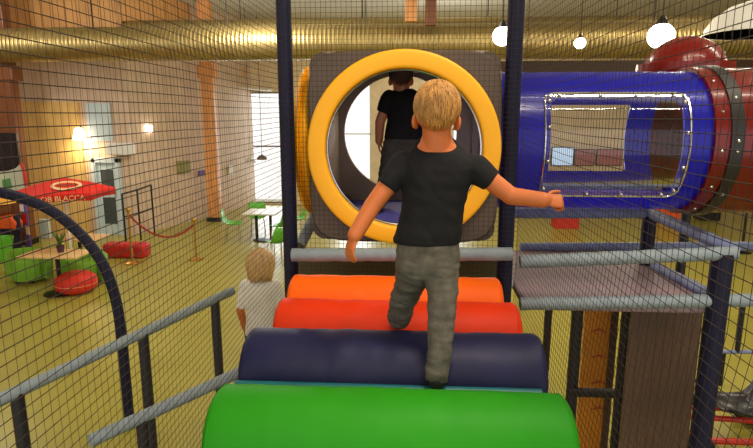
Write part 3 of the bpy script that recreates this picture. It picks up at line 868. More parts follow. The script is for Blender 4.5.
# brown board, orange board hanging below the side bay
a, b = P(633, 309, 3.2), P(704, 309, 3.2)
t = thing('board_panel', ((a.x + b.x) / 2, 3.2, 0), 'brown boarded panel below the side deck, behind the corner post', 'panel')
MB().box(((a.x + b.x) / 2, 3.22, (cz_lo - .08) / 2), (b.x - a.x, .03, cz_lo - .08)).build('boards', M['plank_brown'], t, smooth=False)
a, b = P(586, 309, 3.85), P(612, 309, 3.85)
t = thing('climbing_board', ((a.x + b.x) / 2, 3.85, 0), 'orange-yellow upright board with faint red marks under the side deck', 'board')
MB().box(((a.x + b.x) / 2, 3.87, (cz_lo - .08) / 2), (b.x - a.x, .03, cz_lo - .08)).build('panel', M['orange_panel'], t, smooth=False)
MB().box((b.x + .025, 3.87, (cz_lo - .08) / 2), (.05, .05, cz_lo - .08)).build('edge_strip', M['plank_brown'], t, smooth=False)
for py in (331, 357, 383, 409):
    q = P(599, py, 3.85); mb = MB()
    mb.loft([[q + Vector((-.06, yy, -.01)), q + Vector((0, yy, .004)), q + Vector((.06, yy, -.01)), q + Vector((0, yy, .02))] for yy in (-.003, .006)])
    mb.build('red_mark', M['red_mark'], t, smooth=False)

# left of the net: lower padded rails, their posts and the curved navy arch
lf = thing('ramp_railing', (-1.4, 2.6, 0), 'grey padded railing beside the left net with dark posts', 'railing')
for a, b in ((P(-30, 414, 2.1), P(232, 291, 3.6)), (P(90, 441, 2.15), P(262, 362, 2.9))):
    MB().tube([a.lerp(b, k / 20) for k in range(21)], .03, 12).build('rail', M['foam'], lf)
a, b = P(-30, 414, 2.1), P(232, 291, 3.6)
for q in (.12, .55, .9):
    c = a.lerp(b, q); MB().tube([(c.x, c.y, 0), (c.x, c.y, c.z)], .03, 12).build('post', M['navy_dark'], lf)
a, b = P(90, 441, 2.15), P(262, 362, 2.9)
for q in (.25, .85):
    c = a.lerp(b, q); MB().tube([(c.x, c.y, 0), (c.x, c.y, c.z)], .028, 12).build('post', M['navy_dark'], lf)
pts = [P(x, y, Y) for x, y, Y in [(-45, 187, 5.0), (-8, 191, 5.0), (22, 198, 5.0), (50, 210, 5.0), (74, 228, 5.0), (94, 250, 5.0), (108, 275, 5.0), (117, 305, 5.0), (122, 340, 5.0), (125, 372, 5.0)]]
z_end = pts[-1]; pts.append(Vector((z_end.x, z_end.y, 0)))
sp = []
for i in range(len(pts) - 1):
    p0, p1, p2, p3 = pts[max(i - 1, 0)], pts[i], pts[i + 1], pts[min(i + 2, len(pts) - 1)]
    for k in range(6):
        u = k / 6; sp.append(.5 * ((2 * p1) + (-p0 + p2) * u + (2 * p0 - 5 * p1 + 4 * p2 - p3) * u * u + (-p0 + 3 * p1 - 3 * p2 + p3) * u ** 3))
sp.append(pts[-1])
t = thing('padded_arch', (z_end.x, z_end.y, 0), 'curved navy padded pipe arching down in front of the pale tables', 'arch')
MB().tube(sp, .05, 14).build('pipe', M['navy'], t)
MB().tube([pts[0], Vector((pts[0].x - .6, pts[0].y, pts[0].z - .35)), Vector((pts[0].x - .85, pts[0].y, 1.6)), Vector((pts[0].x - .9, pts[0].y, 0))], .05, 14).build('leg', M['navy'], t)

# ---------------------------------------------------------------- tunnel: box with the yellow ring, blue tube, red tube
BH, BY0, BY1 = .478, 2.82, 3.72


def rsq(h, a, p=7): return h / (abs(cos(a)) ** p + abs(sin(a)) ** p) ** (1 / p)


def ring_panel(c, axis, hole, h, th, n=72, ho=0.0, hx=0.0):
    """rounded square plate with a round hole; axis 'Y' or 'X'"""
    def pt(r, a, d):
        u, z = r * cos(a) + (hx if r == hole else 0), r * sin(a) + (ho if r == hole else 0)
        return Vector((c[0] + u, c[1] + d, c[2] + z)) if axis == 'Y' else Vector((c[0] + d, c[1] + u, c[2] + z))
    A = [2 * pi * k / n for k in range(n)]
    e = .012
    rings = [[pt(hole, a, 0) for a in A], [pt(rsq(h, a) - e, a, 0) for a in A], [pt(rsq(h, a), a, e) for a in A], [pt(rsq(h, a), a, th) for a in A], [pt(hole, a, th) for a in A]]
    return MB().loft(rings, cap=False, closed=True)


tb = thing('tunnel_box', (RC.x, (BY0 + BY1) / 2, RC.z - BH), 'brown-grey plastic tunnel box with a round yellow mouth ring facing the rollers', 'tunnel')
ring_panel((RC.x, BY0, RC.z), 'Y', .40, BH, .05).build('front_panel', M['box_grey'], tb)
ring_panel((RC.x, BY1 - .05, RC.z), 'Y', .365, BH, .05, ho=.052, hx=-.034).build('back_panel', M['box_grey_lit'], tb)
ymid = (BY0 + BY1) / 2
ring_panel((RC.x + BH - .05, ymid, RC.z), 'X', .385, .42, .05).build('side_panel', M['box_grey_lit'], tb)
MB().box((RC.x - BH + .025, ymid, RC.z), (.05, .82, .86)).build('side_panel', M['box_grey_lit'], tb, bevel=.02)
MB().box((RC.x, ymid, RC.z + BH - .025), (.84, .82, .05)).build('top_panel', M['box_grey_lit'], tb, bevel=.02)
MB().box((RC.x, ymid, RC.z - BH + .02), (.84, .82, .04)).build('bottom_panel', M['box_grey'], tb, bevel=.02)
MB().box((RC.x, ymid, RC.z - BH + .066), (.82, .80, .055)).build('floor_mat', M['box_blue'], tb, bevel=.01)
for sx in (-1, 1):
    for sz in (-1, 1):
        MB().tube([(RC.x + sx * (BH - .07), BY0 + .04, RC.z + sz * (BH - .07)), (RC.x + sx * (BH - .07), BY1 - .04, RC.z + sz * (BH - .07))], .065, 14).build('corner_edge', M['box_grey'], tb)
# ring: rounded flat profile
prof = []
ro, ri = .478, .388
for k in range(20):
    a_ = 2 * pi * k / 20; prof.append(((ro + ri) / 2 + (ro - ri) / 2 * (abs(cos(a_)) ** .38) * (1 if cos(a_) > 0 else -1), BY0 - .022 + .03 * (abs(sin(a_)) ** .42) * (1 if sin(a_) > 0 else -1)))
rings = []
for j in range(96):
    a_ = 2 * pi * j / 96; rings.append([Vector((RC.x + r * cos(a_), h, RC.z + r * sin(a_))) for r, h in prof])
MB().loft(rings, False, True).build('mouth_ring', M['ring_yellow'], tb)
MB().tube([(RC.x + 0.388 * cos(2 * pi * j / 72), BY0 + .02, RC.z + 0.388 * sin(2 * pi * j / 72)) for j in range(72)], .008, 8, closed=True).build('inner_rim', M['chrome'], tb)
# ribbed yellow flange ring on the far side wall
prof = [(.30, 0), (.40, 0), (.42, -.02)] + [(.42 - (.012 if k % 2 else 0), -.03 - .008 * k) for k in range(6)] + [(.40, -.085), (.30, -.085)]
rings = []
for j in range(72):
    a_ = 2 * pi * j / 72; rings.append([Vector((RC.x - BH + h, ymid - .02 + r * cos(a_), RC.z + .02 + r * sin(a_))) for r, h in prof])
MB().loft(rings, False, True).build('side_ring', M['ring_yellow'], tb)
MB().lathe([(.01, RC.x - BH - .03), (.32, RC.x - BH - .03), (.32, RC.x - BH - .005), (.01, RC.x - BH - .005)], (0, ymid - .02, RC.z + .02), 'X', 40).build('blank_cap', M['box_grey'], tb)
TY, TR, TZ = ymid, .394, RC.z + .02
kt, kb = P(560, 72, 1).z - CAM_Z, P(560, 208, 1).z - CAM_Z
TR = TY * (kt - kb) / (sqrt(1 + kt * kt) + sqrt(1 + kb * kb)); TZ = CAM_Z + kt * TY - TR * sqrt(1 + kt * kt)
X0, X1 = RC.x + BH, P(713, 145, TY - TR).x
WX0, WX1 = P(545, 145, TY - TR).x, P(690, 145, TY - TR).x
bt = thing('tube_tunnel', ((X0 + X1) / 2, TY, TZ - TR), 'blue plastic crawl tube with a clear bolted window panel', 'tunnel')


def tpt(x, a, r):     # a measured from the front (towards the camera), up positive
    return Vector((x, TY - r * cos(a), TZ + r * sin(a)))


def shell(x0, x1, r, th, holes, nx, na, ends=True):
    """hollow tube along X; holes = (xa, xb, a_mid, a_half, corner)"""
    mb = MB(); idx = {}; vs = []; fs = []

    def vid(i, j, k):
        key = (i, j % na, k)
        if key not in idx: idx[key] = len(vs); vs.append(tpt(x0 + (x1 - x0) * i / nx, 2 * pi * j / na, r if k == 0 else r - th))
        return idx[key]

    def cut(i, j):
        if i < 0 or i >= nx: return False
        x = x0 + (x1 - x0) * (i + .5) / nx; a = 2 * pi * (j % na + .5) / na
        for xa, xb, am, ah, cr in holes:
            da = (a - am + pi) % (2 * pi) - pi
            u, v = abs(x - (xa + xb) / 2) - ((xb - xa) / 2 - cr), abs(da) * r - (ah * r - cr)
            if u < cr and v < cr and (u < 0 or v < 0 or u * u + v * v < cr * cr): return True
        return False
    for i in range(nx):
        for j in range(na):
            if cut(i, j): continue
            fs.append((vid(i, j, 0), vid(i + 1, j, 0), vid(i + 1, j + 1, 0), vid(i, j + 1, 0)))
            fs.append((vid(i, j, 1), vid(i, j + 1, 1), vid(i + 1, j + 1, 1), vid(i + 1, j, 1)))
            if cut(i - 1, j) or i == 0: fs.append((vid(i, j, 0), vid(i, j + 1, 0), vid(i, j + 1, 1), vid(i, j, 1)))
            if cut(i + 1, j) or i == nx - 1: fs.append((vid(i + 1, j, 0), vid(i + 1, j, 1), vid(i + 1, j + 1, 1), vid(i + 1, j + 1, 0)))
            if cut(i, j - 1): fs.append((vid(i, j, 0), vid(i, j, 1), vid(i + 1, j, 1), vid(i + 1, j, 0)))
            if cut(i, j + 1): fs.append((vid(i, j + 1, 0), vid(i + 1, j + 1, 0), vid(i + 1, j + 1, 1), vid(i, j + 1, 1)))
    return mb.add(vs, fs)


D = radians
AF, AB = D(43.5), D(33)
hf = (WX0 + .03, WX1 - .03, D(-2), AF - D(5), .05)
hb = (WX0 + .0, P(624, 145, TY + TR).x, pi - D(1), AB, .02)
shell(X0, X1, TR, .014, [hf, hb], 150, 220).build('tube_shell', M['tube_blue'], bt, angle=35)
MB().lathe([(TR + .0, X0 + .0), (TR + .03, X0 + .0), (TR + .03, X0 + .03), (TR, X0 + .035)], (0, TY, TZ), 'X', 64, cap=False).build('end_flange', M['tube_blue'], bt)


def rrect(xa, xb, am, ah, cr, r, n=10):
    out = []; hw = (xb - xa) / 2; hh = ah * r; cx = (xa + xb) / 2
    for q, (sx, sy) in enumerate(((1, 1), (-1, 1), (-1, -1), (1, -1))):
        for k in range(n + 1):
            a = pi / 2 * q + pi / 2 * k / n
            out.append((cx + sx * (hw - cr) + cr * cos(a), am + (sy * (hh - cr) + cr * sin(a)) / r))
    # straight runs subdivided so the strip follows the curve of the tube
    res = []
    for i in range(len(out)):
        a, b = out[i], out[(i + 1) % len(out)]
        m_ = max(1, int(max(abs(a[0] - b[0]), abs(a[1] - b[1]) * r) / .03))
        for k in range(m_): res.append((a[0] + (b[0] - a[0]) * k / m_, a[1] + (b[1] - a[1]) * k / m_))
    return res


rim = rrect(WX0, WX1, D(-2), AF, .06, TR)
mb = MB(); nx_, na_ = 14, 24; vs = []
for i in range(nx_ + 1):
    for j in range(na_ + 1):
        x = WX0 + .008 + (WX1 - WX0 - .016) * i / nx_; a = D(-2) + (AF - .012) * (-1 + 2 * j / na_)
        vs.append(tpt(x, a, TR + .006))
mb.add(vs, [(i * (na_ + 1) + j, i * (na_ + 1) + j + 1, (i + 1) * (na_ + 1) + j + 1, (i + 1) * (na_ + 1) + j) for i in range(nx_) for j in range(na_)])
wp = mb.build('window_pane', M['pane'], bt)
MB().tube([tpt(x, a, TR + .006) for x, a in rim], .0055, 8, closed=True).build('window_edge', M['chrome'], wp)
L = len(rim)
for k in range(16):
    x, a = rim[int((k + .4) * L / 16)]
    cx = (WX0 + WX1) / 2
    x2 = cx + (x - cx) * .95; a2 = D(-2) + (a - D(-2)) * .93
    q = tpt(x2, a2, TR + .01)
    MB().ball(q, .0105, 12, 8).build('bolt', M['chrome'], wp)
mb = MB(); xb = hb[1]
rb = rrect(hb[0] - .02, hb[1] + .02, hb[2], hb[3] + .05, .04, TR)
MB().tube([tpt(x, a, TR + .004) for x, a in rb], .006, 8, closed=True).build('window_edge', M['chrome'], bt)

X2, X3 = P(728, 145, TY - TR).x, P(741, 145, TY - TR).x
rt = thing('tube_tunnel', ((X1 + 3.6) / 2, TY, TZ - TR), 'red plastic crawl tube with a black collar, joined to the end of the blue tube', 'tunnel')
shell(X1, X2, TR + .022, .004, [], 4, 96).build('red_flange', M['tube_red'], rt, angle=35)
shell(X2, X3, TR + .032, .012, [], 3, 96).build('collar', M['tube_black'], rt, angle=35)
shell(X1 + .001, 3.6, TR + .017, .016, [], 30, 96).build('tube_shell', M['tube_red'], rt, angle=35)
for a in range(-60, 80, 28):
    q = tpt((X1 + X2) / 2, D(a), TR + .02); MB().ball(q, .009, 10, 6).build('bolt', M['chrome'], rt)
for a in (-4, 3, 34, -38):
    q = tpt((X2 + X3) / 2, D(a), TR + .032); MB().ball(q, .010, 10, 6).build('bolt', M['chrome'], rt)
# supports carrying the red tube
for x in (2.3, 3.3):
    MB().tube([(x, TY, 0), (x, TY, TZ - TR - .03)], .035, 12).build('support_post', M['navy_dark'], rt)
# rounded red elbow rising behind the tube
DY = 4.15; c = P(684, 70, DY); r_ = .28; zt = P(684, 36, DY).z
prof = [(r_, TZ - .2), (r_, zt - r_)]
for k in range(1, 11): prof.append((max(r_ * cos(pi / 2 * k / 10), .01), zt - r_ + r_ * sin(pi / 2 * k / 10)))
MB().lathe(prof, (c.x, DY, 0), 'Z', 48).build('elbow_dome', M['tube_red'], rt)
MB().tube([(c.x, TY + TR - .02, TZ), (c.x, DY, TZ)], .28, 32).build('elbow_neck', M['tube_red'], rt)
zf = P(684, 68, DY).z
MB().lathe([(r_, zf - .025), (r_ + .03, zf - .025), (r_ + .03, zf + .025), (r_, zf + .025)], (c.x, DY, 0), 'Z', 48, cap=False).build('flange', M['tube_red'], rt)
MB().box(P(717, 63, DY - .1), (.08, .07, .16)).build('latch', M['foam'], rt, bevel=.02)

# ---------------------------------------------------------------- nets
CORD = .00095


def cord(mb, pts, r=CORD): mb.tube(pts, r, 4, cap=False)


def wob(a, b, c_, s): return s * noise.noise(Vector((a * 1.3, b * 1.3, c_)))


def side_net(x, y0, y1, z0, z1, p, shear, label, sag, r, rv):
    mb = MB(); ny = int((y1 - y0) / p); nz = int((z1 - z0) / p)

    def q(y, z):
        sh = shear * max(0.0, (CAM_Z - .35 - z)) if shear else 0
        return Vector((x + wob(y, z, 1.7, .006), y + sh + wob(y, z, 5.1, .01), z + wob(y, z, 9.3, .012) + sag * sin(pi * (y - y0) / (y1 - y0)) * -1))
    for i in range(ny + 1):
        y = y1 - i * p; pts = [q(y, z0 + (z1 - z0) * k / 16) for k in range(17)]
        pts = [v for v in pts if v.y < y1 + .01]
        if len(pts) > 1: cord(mb, pts, rv)
    for j in range(nz + 1):
        z = z0 + j * p; pts = []
        for k in range(25):
            v = q(y0 + (y1 - y0) * k / 24, z); v.y = min(v.y - (shear * max(0.0, (CAM_Z - .35 - z)) if shear else 0), y1); pts.append(v)
        cord(mb, pts, r)
    return tag(mb.build('safety_net', M['net'], angle=180), label, 'net')


side_net(NXL, .35, 2.80, CAM_Z - 1.75, CAM_Z + .75, .0225, 0, 'black mesh safety net closing the side of the run towards the cafe tables', .0, .0010, .00045)
side_net(NXR, .35, 2.82, CAM_Z - 1.75, CAM_Z + .75, .0255, .22, 'black mesh safety net closing the side towards the padded bay and the blue tube', .02, .0010, .00065)
mb = MB(); p = .0245; hr = .478; z0, z1 = CAM_Z - .82, CAM_Z + .75
for i in range(int((NXR - NXL) / p) + 1):
    x = NXL + .012 + i * p; dx = x - RC.x; seg = [(z0, z1)]
    if abs(dx) < hr:
        h = sqrt(hr * hr - dx * dx); seg = [(z0, RC.z - h), (RC.z + h, z1)]
    for a, b in seg:
        if b - a > .01: cord(mb, [(x + wob(x, z, 3, .004), RY - .004, z) for z in [a + (b - a) * k / 8 for k in range(9)]], .0009)
for j in range(int((z1 - z0) / p) + 1):
    z = z0 + j * p; dz = z - RC.z; seg = [(NXL, NXR)]
    if abs(dz) < hr:
        h = sqrt(hr * hr - dz * dz); seg = [(NXL, RC.x - h), (RC.x + h, NXR)]
    for a, b in seg:
        if b - a > .01: cord(mb, [(x, RY - .004, z + wob(x, z, 6, .004)) for x in [a + (b - a) * k / 8 for k in range(9)]], .0009)
tag(mb.build('safety_net', M['net'], angle=180), 'black mesh safety net stretched between the two uprights around the yellow ring', 'net')

# ---------------------------------------------------------------- pedal kart on the floor
p = P(731, 405, 5.05); kx, ky = p.x, p.y
t = thing('pedal_kart', (kx, ky, 0), 'red pedal kart with a black bucket seat parked on the yellow floor', 'kart')
Z = P(744, 408, 5.3).z; Z = max(Z, .25)
o = Vector((kx, ky, 0))
MB().tube([o + Vector(v) for v in ((-.45, -.3, .22), (.55, -.3, .22), (.62, 0, .22), (.55, .3, .22), (-.45, .3, .22), (-.52, 0, .22))], .03, 10, closed=True).build('frame', M['red_metal'], t)
MB().tube([o + Vector((-.6, 0, .3)), o + Vector((.6, 0, .24))], .028, 10).build('spine_bar', M['red_metal'], t)
prof = [((-.22), .30), (-.05, .27), (.12, .28), (.2, .36), (.28, .55), (.33, .72)]
rings = []
for i, (xx, zz) in enumerate(prof):
    ww = [.19, .21, .22, .22, .21, .14][i]
    rings.append([o + Vector((xx + .1, ww * (-1 + 2 * j / 8), zz + .07 * abs(-1 + j / 4) ** 2 + .08)) for j in range(9)])
v = [q for rr in rings for q in rr]; f = [(i * 9 + j, i * 9 + j + 1, (i + 1) * 9 + j + 1, (i + 1) * 9 + j) for i in range(5) for j in range(8)]
ob = MB().add(v, f).build('bucket_seat', M['black_plastic'], t); sm = ob.modifiers.new('s', 'SOLIDIFY'); sm.thickness = .03
for dx, dy in ((-.5, -.42), (-.5, .42), (.45, -.42), (.45, .42)):
    c = o + Vector((dx, dy, .17))
    wh = MB().lathe([(.08, -.05), (.15, -.055), (.17, -.03), (.17, .03), (.15, .055), (.08, .05)], c, 'Y', 28).build('wheel', M['rubber'], t)
    MB().lathe([(.01, -.04), (.085, -.045), (.085, .045), (.01, .04)], c, 'Y', 20).build('hub', M['red_metal'], wh)
MB().tube([o + Vector((-.52, 0, .25)), o + Vector((-.3, 0, .55))], .018, 8).build('steering_column', M['black_metal'], t)
MB().tube([o + Vector((-.3, 0, .55)) + Vector((.05 * cos(2 * pi * k / 20) * 1.2, .14 * sin(2 * pi * k / 20), .12 * cos(2 * pi * k / 20))) for k in range(20)], .014, 8, closed=True).build('steering_wheel', M['black_plastic'], t)


# ================================================================ people
def hand(mb, W, d, n, t, L, curl, spread=.06, rf=.0064):
    """palm and five fingers from wrist W: d towards fingertips, n out of the palm, t towards the thumb"""
    d = d.normalized(); n = (n - d * n.dot(d)).normalized(); t = d.cross(n) * (1 if d.cross(n).dot(t) > 0 else -1)
    wd = L * .44; rings = []
    for k, (u, ww, th) in enumerate(((-.06, .30, .20), (.06, .36, .19), (.22, .46, .17), (.38, .50, .15), (.47, .47, .13), (.50, .38, .08))):
        c = W + d * (L * u)
        rings.append([c + t * (ww * wd * cos(a)) + n * (th * wd * 1.15 * sin(a)) for a in [2 * pi * j / 16 for j in range(16)]])
    mb.loft(rings)
    for k, (off, ln) in enumerate(((.38, .86), (.13, 1.0), (-.12, .94), (-.36, .76))):
        p = W + d * (L * .44) + t * (off * wd); ang = 0.0; dd = (d + t * (off * spread * 3)).normalized(); r = rf * (1 - .06 * (k == 3) - .03 * k)
        for s_, fr in enumerate((.42, .32, .26)):
            ang += curl[s_]
            v = dd * cos(ang) + n * sin(ang); q = p + v * (L * .52 * ln * fr)
            mb.cap_tube(p, r, q, r * .9, 10, 3); p = q; r *= .9
    p = W + d * (L * .10) + t * (wd * .30) + n * (.004); v = (d * .62 + t * .72 + n * .25).normalized(); r = rf * 1.18
    for s_, fr in enumerate((.26, .2, .16)):
        q = p + v * (L * fr); mb.cap_tube(p, r, q, r * .9, 10, 3); p = q; r *= .9
        v = (v * .82 + d * .35 + n * .22 - t * .06).normalized()


def ell(c, rx, ry, n=40, p=2.3, rot=None):
    out = []
    for j in range(n):
        a = 2 * pi * j / n; ca, sa = cos(a), sin(a)
        x = rx * (abs(ca) ** (2 / p)) * (1 if ca >= 0 else -1); y = ry * (abs(sa) ** (2 / p)) * (1 if sa >= 0 else -1)
        v = Vector((x, y, 0)); v = rot @ v if rot is not None else v
        out.append(Vector(c) + v)
    return out


def frus(mb, a, ra, b, rb, n=28):
    a, b = Vector(a), Vector(b); m = 8
    return mb.tube([a.lerp(b, k / m) for k in range(m + 1)], [ra + (rb - ra) * k / m for k in range(m + 1)], n)


def person(name, label, base, J, mats, s=1.0, voxel=.0035, hair='short', group=None, hands=None, cat='person'):
    t = thing(name, base, label, cat, group)
    skin, hairm, shirtm, pantm, shoem = mats
    hc = J['head']; q = J.get('headrot', Matrix.Identity(3))
    B = MB()
    hs = s * J.get('hs', 1.0)
    H = lambda x, y, z: hc + q @ (Vector((x, y, z)) * hs)
    B.ball(H(0, -.004, .008), Vector((.073, .088, .078)) * hs, 28, 18, q)          # skull
    B.ball(H(0, -.012, -.03), Vector((.064, .074, .06)) * hs, 24, 14, q)            # back of the head
    B.ball(H(0, .022, -.04), Vector((.057, .062, .058)) * hs, 24, 14, q)            # face and jaw
    B.ball(H(0, .038, -.072), Vector((.032, .034, .024)) * s, 16, 10, q)           # chin
    for sx in (-1, 1):
        B.ball(H(sx * .042, .058, -.04), Vector((.024, .02, .022)) * s, 14, 10, q)  # cheek
        er = q @ Matrix.Rotation(sx * .38, 3, 'Z')
        B.ball(H(sx * .0745, -.004, -.05), Vector((.009, .018, .025)) * s, 14, 10, er)   # ear
        B.ball(H(sx * .070, .004, -.066), Vector((.008, .011, .011)) * s, 10, 8, er)
    B.cap_tube(H(0, .083, -.022), .008 * s, H(0, .096, -.042), .011 * s, 10)       # nose
    B.cap_tube(H(-.014, .083, -.066), .008 * s, H(.014, .083, -.066), .008 * s, 10)  # lips
    nk = J['neck']
    B.cap_tube(nk, .049 * s, hc + q @ Vector((0, -.006, -.05)) * s, .046 * s, 20)
    if 'flare' in J: B.loft([ell(c, rx, ry) for c, rx, ry in J['flare']])
    # trunk inside the clothes
    B.loft([ell(c - Vector((0, 0, .012 * s if k > 7 else 0)), rx - .012 * s, ry - .012 * s) for k, (c, rx, ry) in enumerate(J['shirt'][:-1])])
    hL, hR = J['legL'][0][0], J['legR'][0][0]
    B.cap_tube(hL, .055 * s, hR, .055 * s, 18)
    for side in 'LR':
        sh, el, wr = J['arm' + side]; ra = J.get('armr', (.036, .0295, .024))
        B.cap_tube(sh, ra[0] * s, el, ra[1] * s, 18); B.cap_tube(el, ra[1] * 1.02 * s, wr, ra[2] * s, 18)
        hd = J['hand' + side]; hand(B, wr, hd[0], hd[1], hd[2], hd[3] * s, hd[4], rf=J.get('fr', .0066) * s)
        lg = J['leg' + side]
        for (a, r1), (b, r2) in zip(lg[:-1], lg[1:]): B.cap_tube(a, r1 - .012 * s, b, max(r2 - .012 * s, .02 * s), 16)
        heel, toe = J['foot' + side]
        B.cap_tube(heel, .022 * s, toe, .018 * s, 14); B.cap_tube(lg[-1][0], .024 * s, heel, .022 * s, 14)
    body = link('body', remesh(B, voxel, 2), skin, t)
    # features of the face
    for sx in (-1, 1):
        MB().ball(H(sx * .03, .077, -.012), Vector((.010, .008, .008)) * s, 14, 10, q).build('eye', M['eye'], t)
        MB().tube([H(sx * .016, .084, .008), H(sx * .03, .086, .013), H(sx * .044, .078, .009)], .003 * s, 6).build('eyebrow', hairm, t)
    MB().tube([H(-.02, .087, -.064), H(0, .093, -.066), H(.02, .087, -.064)], .0035 * s, 6).build('mouth', M['lip'], t)
    # hair: a cap that dives under the skin below the hairline, with clumps of strands over it
    n, m = 110, 80; rings = []
    long_ = hair == 'long'

    def hair_r(a, e):       # a: azimuth (pi/2 = face side), e: elevation
        fx, fy = cos(a), sin(a)
        back = max(0.0, -fy)
        lim = -.95 * back - .16 * (1 - back) if fy < .15 else -.16 + (fy - .15) * .62
        if fy < .25 and abs(fx) > .6 and not long_: lim = max(lim, -.14 - .62 * back)
        k = (e - lim) / .14; k = max(0.0, min(1.0, k)); k = k * k * (3 - 2 * k)
        return k
    for i in range(m + 1):
        e = -pi / 2 + pi * i / m; ring = []
        for j in range(n):
            a = 2 * pi * j / n; k = hair_r(a, e)
            dr = Vector((cos(a) * cos(e), sin(a) * cos(e), sin(e)))
            full = (cos(e) ** -.38 if e < 0 and cos(e) > .05 else 1.0); base_ = Vector((dr.x * .0785 * full, dr.y * .0935 * full, dr.z * (.0855 if e > 0 else .098)))
            st = noise.noise(Vector((a * 9, e * 2.0, 3.1))) * .0035 + noise.noise(Vector((a * 26 + e * 3, e * 4, 7.7))) * .0022
            wh = 1 + .03 * max(0, sin(e)) * noise.noise(dr * 3)
            sc_ = (.80 + .20 * k) * wh
            v = base_ * sc_ + dr * (st * k)
            ring.append(H(v.x, v.y - .004, v.z + .006))
        rings.append(ring)
    hm = MB().loft(rings)
    rnd = random.Random(5)
    cnt = 1500
    for _ in range(cnt):
        a = rnd.random() * 2 * pi; e = math.asin(rnd.uniform(-.8, 1))
        if hair_r(a, e - .10) < .5: continue
        pts, rs = [], []; le = rnd.uniform(.25, .5); aa = a; swirl = rnd.uniform(-.35, .35) + .15
        for k in range(5):
            u = k / 4; ee = e - le * u
            if e > 1.0: aa = a + u * swirl * 1.5
            else: aa = a + u * swirl * .4
            dr = Vector((cos(aa) * cos(ee), sin(aa) * cos(ee), sin(ee)))
            lift = 1.012 + .022 * sin(pi * u * .8) + rnd.uniform(-.004, .006)
            full = (cos(ee) ** -.38 if ee < 0 and cos(ee) > .05 else 1.0); v = Vector((dr.x * .0785 * full, dr.y * .0935 * full, dr.z * (.0855 if ee > 0 else .098))) * lift
            pts.append(H(v.x, v.y - .004, v.z + .006)); rs.append((.0024 * (1 - u) + .0004) * s)
        hm.tube(pts, rs, 5)
    if long_:
        for k in range(70):
            a = -pi / 2 + rnd.uniform(-1.7, 1.7); x, y = .075 * cos(a), .088 * sin(a)
            hm.tube([H(x * .5, y * .6, .085), H(x * 1.22, y * 1.15, .03), H(x * 1.42, y * 1.22, -.05), H(x * 1.3, y * 1.2 - .01, -.11), H(x * 1.1 + rnd.uniform(-.02, .02), y - .01, -.15 - rnd.random() * .04)], [.012 * s, .02 * s, .02 * s, .014 * s, .002 * s], 6)
    hm.build('hair', hairm, t, angle=80)
    # shirt
    TL = J.get('tilt', {})
    S = MB(); S.loft([ell(c, rx, ry, rot=Matrix.Rotation(TL.get(i, 0), 3, 'X')) for i, (c, rx, ry) in enumerate(J['shirt'])])
    for side in 'LR':
        sh, el, wr = J['arm' + side]; L_ = J['sleeve' + side]
        d = (el - sh).normalized(); e_ = sh + d * L_[0]
        S.ball(sh, L_[1] * .98, 20, 12); frus(S, sh, L_[1], e_, L_[2])

    def folds(c, nn):
        z = c.z
        return .0030 * s * noise.noise(Vector((c.x * 14, c.y * 14, c.z * 22)) / s) + .0022 * s * noise.noise(Vector((c.x * 34 + c.z * 20, c.y * 20, c.z * 26)) / s)
    link('shirt', remesh(S, voxel, 2, folds), shirtm, t)
    # trousers
    T = MB(); T.loft([ell(c, rx, ry) for c, rx, ry in J['waist']])
    for side in 'LR':
        lg = J['leg' + side]
        for i, ((a, r1), (b, r2)) in enumerate(zip(lg[:-1], lg[1:])):
            if i < len(lg) - 2: T.cap_tube(a, r1, b, r2, 24)
            else: frus(T, a, r1, b, r2)

    def creases(c, nn):
        z = c.z / s
        return s * (.0042 * noise.noise(Vector((c.x * 9 / s, c.y * 9 / s, z * 34))) + .0030 * noise.noise(Vector((c.x * 22 / s + z * 14, c.y * 18 / s, z * 60))))
    link('trousers', remesh(T, voxel, 2, creases), pantm, t)
    for side in 'LR':
        heel, toe = J['foot' + side]; K = MB()
        dirv = (toe - heel).normalized()
        K.cap_tube(heel, .030 * s, toe, .026 * s, 18); K.cap_tube(J['leg' + side][-1][0], .030 * s, heel + dirv * .01, .030 * s, 18)
        K.cap_tube(heel + dirv * .05 * s, .031 * s, toe, .029 * s, 18)
        link('sock', remesh(K, max(voxel, .004), 2), shoem, t)
    return t


def secs(rows, Y, dep):
    out = []
    for (py, xl, xr), d in zip(rows, dep):
        a, b = P(xl, py, Y), P(xr, py, Y); out.append(((a + b) / 2, (b.x - a.x) / 2, d))
    return out


# --- the boy crossing the rollers, seen from behind
Yb = 1.88
J = {'head': P(437, 107.5, Yb - .01), 'neck': P(437.5, 154, Yb), 'hs': .94}
J['headrot'] = Matrix.Rotation(.04, 3, 'Y') @ Matrix.Rotation(-.06, 3, 'X')
J['shirt'] = secs([(242, 393.5, 460.5), (238, 393, 461), (220, 399, 463), (204, 402, 465), (190, 401.5, 468.5), (178, 401, 473), (168, 399, 477), (160, 400, 475), (154, 406, 468), (149, 410, 464), (146, 413, 461), (143.5, 416, 458)], Yb,
                  [.077, .078, .077, .076, .077, .078, .074, .066, .060, .060, .060, .056])
J['tilt'] = {9: .2, 10: .36, 11: .5}
J['flare'] = secs([(153, 411, 463), (148, 415, 459), (142, 420, 454), (136, 422, 452)], Yb + .004, [.046, .046, .045, .044])
J['waist'] = secs([(276, 406, 455), (268, 398, 459), (255, 396, 460), (243, 396.5, 458.5), (234, 398, 458)], Yb, [.05, .066, .074, .072, .068])
J['armL'] = (P(402, 166, Yb), P(373, 205, 1.84), P(355, 235, 1.80))
J['armR'] = (P(474, 168, Yb), P(511, 196, 1.86), P(543.5, 200, 1.81))
J['sleeveL'] = (.088, .050, .0385); J['sleeveR'] = (.072, .050, .0395)
